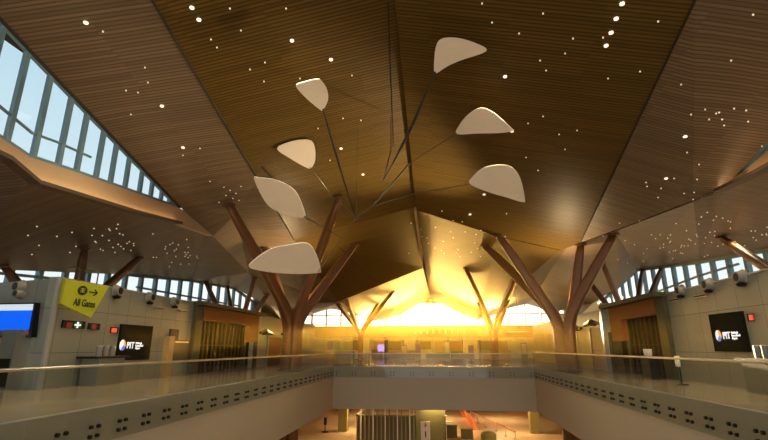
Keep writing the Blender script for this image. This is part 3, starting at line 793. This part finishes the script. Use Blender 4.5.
boxes('niche', 'black_metal', [rect_on(WL, (173, 340), (189, 360), .10, 1)], t)
boxes('hatch', 'black_metal', [rect_on(WL, (169.5, 329), (176.5, 340), .10, 1)], t)
boxes('screen_frame', 'steel', [rect_on(WL + .10, (175, 341), (188, 343), .03, 1)], t)
p = onX(169, 350, WL + .35); o = boxes('wood_pillar', 'tan_wood', [((WL, p.y - .05, 0), (WL + .35, p.y + .45, 2.2))]); tag(o, 'square pale wood pillar beside the dark counter niche', 'pillar')
# bins: three steel canisters on a grey cabinet
def bin_unit(X, s, cx, n, label, dy=.42):
    p = onX(cx, 365, X); p.z = 0; xx = X + .55*s
    t = thing('recycling_station', (xx, p.y, 0), label, 'bin')
    w = n * dy / 2 + .2
    boxes('cabinet', 'bin_grey', [((xx - .4, p.y - w, 0), (xx + .4, p.y + w, 1.12))], t); boxes('top', 'black_metal', [((xx - .46, p.y - w - .3, 1.12), (xx + .46, p.y + w + .3, 1.2))], t)
    for i in range(n):
        mb = MB(); mb.lathe([(.12, 1.2), (.13, 1.62), (.08, 1.66)], (xx, p.y - (n - 1) * dy / 2 + i * dy, 0), (0, 0, 1), 14); mb.build('canister', 'nozzle_grey', t)
bin_unit(WL, 1, 92, 3, 'grey waste cabinet with three steel canisters by left wall')
bin_unit(WR, -1, 786, 3, 'grey waste cabinet with steel canisters at the right edge')
# openings in the pale far walls
for X, s, a, b, lb in ((WL, 1, (268, 337), (280, 358), 'lit brown kiosk opening in the far left pale wall'), (WR, -1, (578, 332), (593, 356), 'olive doorway in the far right pale wall')):
    p, q = rect_on(X, a, b, .12, s); t = thing('doorway', (p[0], (p[1]+q[1])/2, 0), lb, 'doorway')
    y0, y1 = sorted((p[1], q[1])); zt_ = max(p[2], q[2])
    boxes('door_leaf', 'gold_column' if s < 0 else 'shop_wood', [((X, y0, 0), (X + .06*s, y1, zt_))], t)
    boxes('surround', 'bin_grey', [((X, y0 - .25, 0), (X + .12*s, y0, zt_ + .2)), ((X, y1, 0), (X + .12*s, y1 + .25, zt_ + .2)), ((X, y0, zt_), (X + .12*s, y1, zt_ + .2))], t)
# lilac pylon beside right shop
p = onX(604, 330, WR - .2); t = thing('sign_pylon', (WR - .2, p.y, 0), 'tall lilac grey sign pylon at the far end of right shop', 'pylon')
boxes('post', 'fascia_metal', [((WR - .6, zS0 + 1.3, 0), (WR + .3, zS0 + 1.7, 4.6))], t); boxes('face', 'steel', [((WR - .3, zS0 + .75, 2.6), (WR + .3, zS0 + 1.3, 4.5))], t); boxes('dark_face', 'black_metal', [((WR - .3, zS0 + .75, 0), (WR + .25, zS0 + 1.3, 2.6))], t)
# white notice stand and two white canisters near the right balustrade
p = onZ(678, 378, 0.0)
t = thing('notice_stand', (10.6, onX(678, 362, 10.6).y, 0), 'small white notice on a stand behind right glass railing', 'sign stand'); q = onX(678, 361.5, 10.6)
boxes('notice', 'white_plain', [((10.56, q.y - .2, q.z - .22), (10.6, q.y + .2, q.z + .24))], t); boxes('stand', 'black_metal', [((10.6, q.y - .02, 0), (10.64, q.y + .02, q.z + .2)), ((10.4, q.y - .2, 0), (10.8, q.y + .2, .03))], t)
q = onX(648, 354, 11.0)
t = thing('serving_stand', (11.0, q.y, 0), 'dark stand with two white cups before the right shop', 'stand')
boxes('stand', 'black_metal', [((10.8, q.y - .5, 0), (11.2, q.y + .5, 1.15))], t)
for d in (-.22, .22):
    mb = MB(); mb.lathe([(.10, 1.15), (.13, 1.5)], (11.0, q.y + d, 0), (0, 0, 1), 12); mb.build('cup', 'white_plain', t)

# ------------------------------------------------------------------ glass balustrades
def balustrade(kind, a, b, inward, label, pitch=1.12, standoffs=True, top=1.1):
    a, b = Vector(a), Vector(b); L_ = (b - a).length; u = (b - a).normalized(); inw = Vector(inward); n = round(L_ / pitch); pt_ = L_ / n
    t = thing('glass_balustrade', a, label, 'balustrade')
    gp = MB(); gp.box((0, 0, 0), (1, 1, 1))
    mb = MB(); mb.tube([a + Vector((0, 0, top)) + inw * .05, b + Vector((0, 0, top)) + inw * .05], .036, 10); mb.build('handrail', 'steel', t)
    first = None; sofirst = None
    for i in range(n):
        s0 = a + u * (i * pt_ + .015); s1 = a + u * ((i + 1) * pt_ - .015)
        if first is None:
            mb = MB(); mb.prism([s0 + inw * .04 + Vector((0,0,-.87)), s1 + inw * .04 + Vector((0,0,-.87)), s1 + inw * .04 + Vector((0,0,top - .03)), s0 + inw * .04 + Vector((0,0,top - .03))], inw * .02)
            first = mb.build('glass_panel', 'rail_glass', t); o = first
            if standoffs:
                for du in (.12, pt_ - .15):
                    for z in (-.43, -.66):
                        c = s0 + u * du + Vector((0, 0, z)); mb = MB(); mb.lathe([(.05, -.02), (.05, .075)], c, inw, 12); mb.build('standoff', 'black_metal', first)
        else:
            o = first.copy(); col.objects.link(o); o.parent = t; o.location = u * (i * pt_)
            for ch in first.children:
                c = ch.copy(); col.objects.link(c); c.parent = o
    return t
balustrade('l', (XL, 3.2, 0), (XL, YF, 0), (1, 0, 0), 'long glass balustrade along the left walkway edge')
balustrade('r', (XR, 3.2, 0), (XR, YF, 0), (-1, 0, 0), 'long glass balustrade along the right walkway edge', top=1.22)
balustrade('f', (XL + .12, YF, 0), (XR - .12, YF, 0), (0, -1, 0), 'glass balustrade across the far end of the opening', pitch=1.6)

# ------------------------------------------------------------------ far concourse
struct(boxes('wall_far_bulkhead', 'gold_column', [((-24, 74, 3.1), (21, 74.5, 4.9))]))
struct(boxes('ceiling_far_shops', 'fascia_plaster', [((-24, 74.5, 4.6), (21, YB - .2, 4.8))]))
struct(boxes('wall_far_shops', 'booth_light', [((-24, 78, 0), (21, 78.3, 4.6))]))
o = boxes('canopy_edge', 'booth_light', [((-16, 72.5, 2.75), (13.2, 74, 2.95))]); tag(o, 'long pale canopy edge over the far shop units', 'canopy')
names = ['brown', 'olive', 'wood fronted', 'dark', 'brown', 'olive', 'pale']
xs = [-15.5, -13.2, -10.6, -8.2, -5.6, -3.2, -.8, 1.6, 4.0, 6.4, 8.8, 11.2]
mk = ['shop_wood', 'booth_light', 'gold_column', 'tan_wood', 'bin_grey', 'booth_light', 'tan_wood', 'crate_green', 'booth_light', 'gold_column', 'tan_wood']
place = ['behind the far left column', 'left of the far left column', 'just right of the far left column', 'with the violet screen', 'third from far left column', 'left of the sun', 'under the sun', 'right of the sun', 'left of the far right column', 'behind the far right column', 'beside the near right column']
for i, (x0, x1) in enumerate(zip(xs, xs[1:])):
    t = thing('shop_unit', ((x0 + x1) / 2, 74.2, 0), 'small far shop unit %s, below the canopy edge' % place[i], 'shop', 'far shop units under the canopy')
    boxes('divider', 'black_metal' if i % 2 else 'fascia_metal', [((x0 - .09, 73.9, 0), (x0 + .09, 77.9, 3.1))], t)
    boxes('counter', mk[i], [((x0 + .3, 73.6, 0), (x1 - .3, 74.1, 1.05 + .15 * (i % 3)))], t)
    boxes('back_panel', mk[(i + 4) % 11], [((x0 + .25, 77.0, 1.2), (x1 - .25, 77.2, 2.6))], t)
    boxes('light_strip', 'warm_strip', [((x0 + .3, 75, 2.9), (x1 - .3, 75.2, 2.98))], t)
p = onY(381, 348, 73.5); t = thing('information_screen', (p.x, 73.5, 0), 'small violet lit screen at the far left column', 'screen')
boxes('screen', 'screen_violet', [((p.x - .5, 73.45, p.z - .5), (p.x + .5, 73.5, p.z + .5))], t); boxes('post', 'black_metal', [((p.x - .06, 73.5, 0), (p.x + .06, 73.56, p.z + .5))], t)
# pale umbrella-like canopies / hanging baffles
for px, py, w, lb in ((312, 340, 2.6, 'flat pale hanging light canopy left of far left column'), (347, 339, 2.2, 'flat pale hanging light canopy touching far left column'), (519, 333, 3.6, 'flat pale hanging light canopy right of far right column')):
    p = onY(px, py, 66); t = thing('hanging_canopy', p, lb, 'canopy', 'flat hanging canopies over the far floor')
    mb = MB(); mb.lathe([(w * .35, 0), (w * .5, .08), (w * .5, .16), (w * .3, .22)], p, (0, 0, 1), 24); mb.build('canopy_disc', 'white_plain', t)
    mb = MB(); top = cast(px, 300)
    mb.tube([p + Vector((0, 0, .2)), Vector((p.x, p.y, 8.2))], .03, 6); mb.build('cable', 'rod_metal', t)
# long pale counter seen over the left railing corner
pa, pb = onY(300, 349, 50), onY(355, 352, 50)
t = thing('counter', ((pa.x + pb.x)/2, 50, 0), 'long pale counter at the foot of the near left column', 'counter')
boxes('worktop', 'booth_light', [((pa.x, 49.4, 1.22), (pb.x, 50.6, 1.34))], t); boxes('base', 'tan_wood', [((pa.x + .3, 49.7, 0), (pb.x - .3, 50.3, 1.22))], t)
# linear uplight along the top of the far bulkhead
ul = boxes('bulkhead_uplight', 'warm_strip', [((-14, 73.6, 4.9), (13, 73.9, 5.0))]); tag(ul, 'long thin golden light strip on top of the far bulkhead', 'light')
ld = bpy.data.lights.new('bulkhead_lamp', 'AREA'); ld.shape = 'RECTANGLE'; ld.size = 26; ld.size_y = .4; ld.energy = 6000; ld.color = (1.0, .54, .12)
lo_ = bpy.data.objects.new('bulkhead_lamp', ld); col.objects.link(lo_); lo_.location = (-.5, 73.3, 5.2)
ld.spread = R(105)
lo_.rotation_euler = Vector((0, .80, -.60)).to_track_quat('Z', 'Y').to_euler()
# benches and wayfinding totems on the far floor
for i, (px, Y, lb) in enumerate(((404, 56, 'dark totem sign on far floor, left of the sun'), (418, 62, 'dark totem sign on far floor, under the sun'), (447, 58, 'dark totem sign on far floor, right of the sun'), (471, 60, 'dark totem sign on far floor, left of far right column'), (524, 57, 'dark totem sign on far floor, right of far right column'), (330, 60, 'dark totem sign on far floor, left of far left column'))):
    q = onY(px, 350, Y); t = thing('totem_sign', (q.x, Y, 0), lb, 'sign', 'totem signs on the far floor')
    h = 1.9 + .25 * (i % 3); boxes('body', 'bin_grey', [((q.x - .35, Y - .1, 0), (q.x + .35, Y + .1, h))], t); boxes('display', 'screen_foot' if i % 2 else 'booth_light', [((q.x - .28, Y - .13, 1.0), (q.x + .28, Y - .1, h - .12))], t)
for i, (px, lb) in enumerate(((395, 'row of dark seats left of the sun'), (436, 'row of dark seats under the sun'), (462, 'row of dark seats right of the sun'))):
    q = onY(px, 352, 52); t = thing('bench', (q.x, 52, 0), 'far ' + lb, 'bench', 'seats on the far floor')
    boxes('seat', 'bin_grey', [((q.x - 1.1, 51.7, .40), (q.x + 1.1, 52.2, .48))], t); boxes('backrest', 'bin_grey', [((q.x - 1.1, 52.15, .48), (q.x + 1.1, 52.22, .95))], t)
    for dx in (-.9, .9): boxes('leg', 'black_metal', [((q.x + dx - .03, 51.75, 0), (q.x + dx + .03, 52.2, .40))], t)
# row of small pale blocks on the far bulkhead
for i in range(9):
    x = -3.5 + i * .95
    mb = MB(); mb.box((x - .14, 73.85, 3.7), (x + .14, 73.98, 4.35)); tag(mb.build('lettering_block', 'booth_light'), 'pale block in the row on the bulkhead under the sun', 'sign', 'pale blocks on the far bulkhead')

# ------------------------------------------------------------------ lower level
def low(px, py): return onZ(px, py, LOW)
for px, py, lb, g in ((343, 431, 'olive square column on lower floor, left side', None), (535, 433, 'olive square column on lower floor, right side', None)):
    p = low(px, py); w = .50
    o = boxes('square_column', 'gold_column', [((p.x - w, p.y - w, LOW), (p.x + w, p.y + w, ZS))]); tag(o, lb, 'column')
# glazed booth with roof lights
ba = low(357, 436); 
x0, x1 = onY(357, 430, 46).x, onY(414, 430, 46).x
x2 = onY(446, 430, 46).x
t = thing('glazed_booth', ((x0 + x2)/2, 50, LOW), 'dark glazed lift enclosure with white roof panels on lower floor', 'booth')
zt = onY(380, 416, 46).z
boxes('wall_glazing', 'booth_stripe', [((x0, 46, LOW), (x2, 46.1, zt)), ((x0, 46, LOW), (x0 + .1, 54, zt)), ((x2 - .1, 46, LOW), (x2, 54, zt))], t)
n = 15
for i in range(n):
    xx = x0 + (x1 - x0) * i / (n - 1)
    boxes('fin', 'booth_light' if i % 3 == 1 else 'gold_column', [((xx - .05, 45.85, LOW), (xx + .05, 46.0, zt + .9 if i % 3 else zt))], t)
boxes('roof_frame', 'gold_column', [((x0 - .1, 45.9, zt), (x2 + .1, 46.2, zt + .12)), ((x0 - .1, 45.9, zt), (x0 + .1, 54, zt + .12)), ((x0 - .1, 49.5, zt + .9), (x1, 49.7, zt + 1.0))], t)
for i in range(3):
    xa = x0 + .3 + (x1 - x0 - .5) * i / 3; xb = xa + (x1 - x0 - .5) / 3 - .25
    mb = MB(); mb.prism([Vector((xa, 47.5, zt + .55)), Vector((xb, 47.5, zt + .55)), Vector((xb + .4, 53, zt + .95)), Vector((xa + .4, 53, zt + .95))], (0, 0, .08)); mb.build('roof_panel', 'white_plain', t)
boxes('door_section', 'crate_green', [((x1 + .2, 45.8, LOW), (x2 - .1, 46.0, zt + .7))], t)
# notice board before the booth
q = onY(425.5, 430, 45); t = thing('floor_sign', (q.x, 45, LOW), 'white notice board with red and black marks on lower floor', 'sign')
zt2 = onY(425, 421.5, 45).z
boxes('board', 'white_plain', [((q.x - .42, 44.95, LOW + .3), (q.x + .42, 45.0, zt2))], t); boxes('legs', 'black_metal', [((q.x - .4, 44.9, LOW), (q.x - .34, 45.05, LOW + .5)), ((q.x + .34, 44.9, LOW), (q.x + .4, 45.05, LOW + .5))], t)
boxes('cross_mark', 'sign_red', [((q.x - .04, 44.93, zt2 - .5), (q.x + .04, 44.95, zt2 - .1)), ((q.x - .16, 44.93, zt2 - .34), (q.x + .16, 44.95, zt2 - .26))], t)
boxes('line_mark', 'black_metal', [((q.x - .05, 44.93, zt2 - 1.3), (q.x + .05, 44.95, zt2 - .8))], t)
# crates and bins
for px, py, w, h, m_, lb in ((452, 437, .55, 1.2, 'crate_green', 'tall olive crate right of the booth on lower floor'), (467, 438, .6, .9, 'crate_green', 'low olive crate beside the belt barrier'), (449, 432, .35, 1.0, 'white_plain', 'white box on the lower floor right of the booth'), (489, 445, .75, 1.0, 'crate_green', 'round topped olive bin at the bottom by the barrier'), (500, 409, .55, 1.3, 'gold_column', 'olive bin far back on lower floor by orange barriers')):
    p = low(px, py)
    if 'round' in lb:
        mb = MB(); mb.lathe([(w, 0), (w, h), (w * .7, h + .2), (w * .2, h + .28)], p, (0, 0, 1), 18); o = mb.build('bin', m_)
        tag(o, lb, 'bin')
    else:
        t = thing('crate', p, lb, 'crate')
        boxes('body', m_, [((p.x - w, p.y - w, LOW), (p.x + w, p.y + w, LOW + h))], t); boxes('lid', 'gold_column' if m_ != 'white_plain' else 'fascia_metal', [((p.x - w - .04, p.y - w - .04, LOW + h), (p.x + w + .04, p.y + w + .04, LOW + h + .08))], t)
# belt barriers
line = [(462, 407), (466, 412), (471, 418), (478, 423), (486, 427), (496, 431), (506, 436), (516, 442)]
pp = [low(*a) for a in line]
for i, p in enumerate(pp):
    t = thing('belt_stanchion', p, 'belt barrier post in the curving queue line on lower floor', 'barrier post', 'queue line posts on the lower floor')
    mb = MB(); mb.lathe([(.18, 0), (.18, .03), (.05, .05)], p, (0, 0, 1), 14); mb.build('base', 'black_metal', t)
    mb = MB(); mb.lathe([(.035, .05), (.035, .98), (.05, 1.0), (.05, 1.06)], p, (0, 0, 1), 10); mb.build('pole', 'steel', t)
    if i + 1 < len(pp):
        q = pp[i + 1]; mb = MB()
        for h in (.92, ):
            mb.prism([p + Vector((0,0,h)), q + Vector((0,0,h)), q + Vector((0,0,h-.1)), p + Vector((0,0,h-.1))], (.01, .01, 0))
        mb.build('belt', 'orange_barrier', t)
for i, (a, b) in enumerate((((461, 410), (466, 418)), ((468, 421), (475, 430)), ((508, 410), (520, 411)), ((521, 410), (534, 412)), ((300, 410), (312, 410)), ((322, 410), (334, 408)), ((352, 407), (360, 407)))):
    p, q = low(*a), low(*b); d = (q - p).normalized(); sd = Vector((-d.y, d.x, 0))
    lbs = ['orange plastic barrier behind the queue line, further one', 'orange plastic barrier behind the queue line, nearer one', 'far orange barrier just left of right olive column', 'far orange barrier behind right olive column', 'far orange barrier at the left edge of lower hall', 'far orange barrier behind left olive column', 'far orange barrier beside the booth roof']
    t = thing('plastic_barrier', p, lbs[i], 'barrier', 'orange barriers on the lower floor')
    mb = MB(); mb.prism([p + sd * .22, q + sd * .22, q + sd * .10 + Vector((0,0,1)), p + sd * .10 + Vector((0,0,1))], -sd * .3); mb.build('body', 'orange_barrier', t)
    mb = MB(); mb.prism([p + sd * .35, q + sd * .35, q + sd * .35 + Vector((0,0,.12)), p + sd * .35 + Vector((0,0,.12))], -sd * .7); mb.build('foot', 'orange_barrier', t)
# sign stand on round base
p = low(325, 432)
t = thing('sign_stand', p, 'small dark sign on a round base left of the olive column', 'sign stand')
mb = MB(); mb.lathe([(.42, 0), (.38, .06), (.08, .12)], p, (0, 0, 1), 20); mb.build('base', 'black_metal', t)
mb = MB(); mb.lathe([(.045, .1), (.045, .9)], p, (0, 0, 1), 10); mb.build('pole', 'black_metal', t)
boxes('sign_plate', 'black_metal', [((p.x - .16, p.y - .03, LOW + .75), (p.x + .16, p.y + .03, LOW + 1.5))], t)
# ceiling lamps of the lower hall
for i in range(3):
    for j in range(3):
        ld = bpy.data.lights.new('lower_hall_lamp', 'AREA'); ld.energy = 420; ld.size = 2.2; ld.color = (1.0, .68, .34)
        lo_ = bpy.data.objects.new('lower_hall_lamp', ld); col.objects.link(lo_); lo_.location = (-9 + 8.5 * i, 46 + 10 * j, ZS - .12)
        o = boxes('lamp_panel', 'warm_strip', [((-10 + 8.5 * i, 45.4 + 10 * j, ZS - .08), (-8 + 8.5 * i, 46.6 + 10 * j, ZS))]); tag(o, 'flat warm ceiling lamp over the lower hall', 'lamp', 'flat lamps over the lower hall')

# ------------------------------------------------------------------ hanging plates (plain suspended mobile)
mob = thing('hanging_mobile', (-3.5, 22, 9), 'large suspended mobile of seven plain cream petal plates on dark rods', 'mobile')
plates = [
    ([(434, 72), (435, 52), (439, 41), (449, 38), (465, 40), (485, 48), (483, 53), (462, 60), (448, 66), (437, 73)], 16.5, .35),
    ([(457, 134), (459, 126), (468, 115), (481, 108), (494, 113), (511, 128), (513, 131), (500, 133), (478, 133.5)], 20, .35),
    ([(470, 184), (473, 177), (484, 168), (498, 165), (511, 167), (520, 178), (525, 199), (522, 202), (505, 197), (488, 192)], 21, .35),
    ([(296, 86), (304, 82), (317, 79), (322, 82), (327, 90), (328, 100), (323, 110), (319, 109), (306, 98)], 17.5, .35),
    ([(277, 149), (287, 143), (300, 140), (311, 141), (315, 149), (315, 161), (311, 168), (305, 167), (291, 159)], 23, .35),
    ([(254, 179), (260, 178), (275, 180), (289, 186), (298, 195), (305, 213), (304, 217), (295, 217), (279, 212), (266, 203)], 21, .35),
    ([(249, 267), (257, 258), (271, 249), (289, 245), (304, 243), (312, 247), (318, 259), (321, 271), (318, 273), (296, 274), (268, 272)], 20, .35)]
def smooth_closed(P, n=5):
    out = []; k = len(P)
    for i in range(k):
        p0_, p1_, p2_, p3_ = [Vector((*P[(i + j) % k], 0)) for j in (-1, 0, 1, 2)]
        for s in range(n):
            t_ = s / n
            out.append(((2*p1_) + (p2_-p0_)*t_ + (2*p0_-5*p1_+4*p2_-p3_)*t_*t_ + (3*p1_-p0_-3*p2_+p3_)*t_**3) * .5)
    return [(p.x, p.y) for p in out]
for P, Y, th in plates:
    cxp = sum(a for a, b in P) / len(P); cyp = sum(b for a, b in P) / len(P)
    c = onY(cxp, cyp, Y)
    nrm_ = ((EYE - c).normalized() * .75 + Vector((0, 0, -1)) * .9).normalized()
    pts = []
    for a, b in smooth_closed(P):
        d = ray(a, b); pts.append(EYE + d * ((c - EYE).dot(nrm_) / d.dot(nrm_)))
    mb = MB(); mb.prism(pts, -nrm_ * .05)
    mb.build('plate', 'sculpture_white', mob)
def rod(a, b, ya, yb, rad, sag=0.0, name='rod'):
    p, q = onY(*a, ya), onY(*b, yb); pts = []
    for i in range(9):
        t_ = i / 8; v = p.lerp(q, t_); v.z -= sag * 4 * t_ * (1 - t_); pts.append(v)
    mb = MB(); mb.tube(pts, [rad * (.5 + .5 * math.sin(math.pi * min(1, .15 + i / 8 * .85))) for i in range(9)], 8); mb.build(name, 'rod_metal', mob)
rod((435, 72), (383, 181), 16.6, 22, .07, .25)
rod((410, 163), (372, 207), 22, 22, .05)
rod((414, 194), (371, 207), 22, 22, .035)
rod((457, 133), (410, 163), 20, 22, .02)
rod((470, 184), (414, 194), 21, 22, .02)
rod((323, 109), (356, 218), 17.5, 22.4, .055, .1)
rod((310, 167), (332, 196), 23, 22.3, .03)
rod((332, 196), (356, 218), 22.3, 22.4, .04)
rod((304, 216), (345, 240), 21, 22.3, .025)
rod((318, 272), (356, 218), 20, 22.4, .02)
rod((356, 218), (371, 207), 22.4, 22, .04)
# suspension cables up to the slats
top = cast(388, 2)
pa = onY(391, 150, 22)
mb = MB(); h = cast(391, 60); mb.tube([pa, Vector((pa.x, pa.y, 13.3))], .02, 6); mb.tube([pa, onY(383, 181, 22)], .03, 6); mb.build('cable', 'rod_metal', mob)
mb = MB(); pb = onY(356, 218, 22.4); mb.tube([pb, Vector((pb.x, pb.y, 13.0))], .012, 6); mb.build('cable', 'rod_metal', mob)

# ------------------------------------------------------------------ lights set in the ceilings
def disc(name, rad, m):
    mb = MB(); mb.lathe([(rad, -.03), (rad, .02)], (0, 0, 0), (0, 0, 1), 8); o = mb.build(name, m, loc=(0, 0, 0)); return o
def scatter(pix, rad, m, name, label, cat, group):
    base = None
    for px, py in pix:
        h = cast(px, py)
        if h is None: continue
        if base is None: base = disc(name, rad, m); o = base
        else: o = base.copy(); col.objects.link(o)
        o.location = h - Vector((0, 0, .02)); tag(o, label, cat, group)
def cloud(n, cx, cy, sx, sy, slope=0.0):
    r_ = []
    while len(r_) < n:
        a, b = random.gauss(0, .5), random.gauss(0, .5)
        if abs(a) < 1 and abs(b) < 1: r_.append((cx + a * sx, cy + b * sy + a * sx * slope))
    return r_
left_wing = [(28,235),(37,226),(39,245),(57,236),(72,232),(76,246),(70,252),(92,235),(95,241),(94,228),(110,230),(118,224),(113,247),(115,252),(121,246),(127,243),(131,250),(109,240),(103,250),(32,254)] + cloud(26, 180, 252, 32, 18, .1) + cloud(12, 115, 240, 26, 18)
scatter(left_wing, .03, 'star_light', 'star_light', 'tiny white star light scattered in the left wing ceiling', 'ceiling light', 'star lights of the left wing ceiling')
right_wing = cloud(58, 676, 238, 74, 26, -.08) + cloud(12, 752, 236, 20, 18)
scatter(right_wing, .03, 'star_light', 'star_light', 'tiny white star light scattered in the right wing ceiling', 'ceiling light', 'star lights of the right wing ceiling')
far_r = cloud(34, 458, 238, 50, 28)
scatter(far_r, .04, 'star_light', 'star_light', 'tiny star light in the far ceiling right of the centre fold', 'ceiling light', 'star lights of the far ceiling')
flank = [(85,22),(103,31),(145,67),(148,82),(126,90),(138,92),(131,114),(161,105),(182,147),(200,148),(183,155),(210,181),(224,187),(236,193),(233,198),(239,200),(230,190),(241,186),(226,195),(219,202)]
scatter(flank, .03, 'star_light', 'star_light', 'tiny white star light in the pale slatted flank, left', 'ceiling light', 'star lights of the left flank')
rflank = [(681,84),(691,114),(705,109),(716,113),(722,119),(724,125),(709,119),(719,112),(734,108),(746,110),(748,121),(687,152),(699,164),(674,178),(646,182),(647,186),(658,197),(661,188),(697,179),(694,192),(693,199),(684,193),(766,150),(753,14),(731,60)]
scatter(rflank, .03, 'star_light', 'star_light', 'tiny white star light in the pale slatted flank, right', 'ceiling light', 'star lights of the right flank')
cen = [(230,8),(211,39),(217,47),(241,30),(265,62),(250,69),(286,8),(264,81),(343,118),(352,75),(318,128),(361,120),(330,160),(300,78),(540,60),(565,53),(543,13),(519,33),(573,38),(608,78),(640,71),(546,70),(658,21),(577,130),(559,134),(528,123),(543,116),(526,157),(565,149),(538,170),(482,3),(492,22),(603,37)]
scatter(cen, .03, 'star_light', 'star_light', 'tiny star light in the brown slatted ceiling over the opening', 'ceiling light', 'star lights of the centre ceiling')
bright = [((192,7),'bright round downlight at the top left of the brown ceiling, upper of a pair'),((199,19),'bright round downlight at the top left of the brown ceiling, lower of a pair'),((292,40),'single bright downlight above the topmost left mobile plate'),((331,59),'single bright downlight right of the topmost left mobile plate'),((341,148),'single bright downlight right of the second left mobile plate'),((622,3),'topmost of four bright downlights in a row, upper right'),((616,18),'second from top of four bright downlights in a row, upper right'),((611,32),'third from top of four bright downlights in a row, upper right'),((606,45),'lowest of four bright downlights in a row, upper right'),((505,76),'single bright downlight between the right mobile plates, upper'),((484,194),'single bright downlight beside the lowest right mobile plate'),((512,130.8),'bright downlight at the tip of the middle right plate'),((470,214),'bright downlight near the lower edge of the right brown ceiling'),((363,174),'bright downlight below the dark rods, left of the fold'),((162,105.5),'bright downlight in the pale left flank, middle'),((183,147),'bright downlight in the pale left flank, lower'),((86,22),'bright downlight in the pale left flank, upper'),((666,178),'bright downlight in the pale right flank, lower'),((685,136),'bright downlight in the pale right flank, middle')]
for (px, py), en in (((192, 7), 1), ((292, 40), 1), ((341, 148), 1), ((616, 18), 1), ((505, 76), 1), ((484, 194), 1), ((162, 105), 1), ((685, 136), 1), ((224, 250), .8), ((640, 245), .8), ((735, 230), .5)):
    h = cast(px, py); ld = bpy.data.lights.new('downlight_lamp', 'SPOT'); ld.energy = 1350 * en; ld.color = (1.0, .83, .54)
    ld.spot_size = R(140); ld.spot_blend = 1; ld.shadow_soft_size = .3
    lo_ = bpy.data.objects.new('downlight_lamp', ld); col.objects.link(lo_); lo_.location = h - Vector((0, 0, .12))
base = None
for (px, py), lb in bright:
    h = cast(px, py)
    if base is None: base = disc('downlight', .085, 'downlight_glow'); o = base
    else: o = base.copy(); col.objects.link(o)
    o.location = h - Vector((0, 0, .03)); tag(o, lb, 'ceiling light', 'bright downlights')
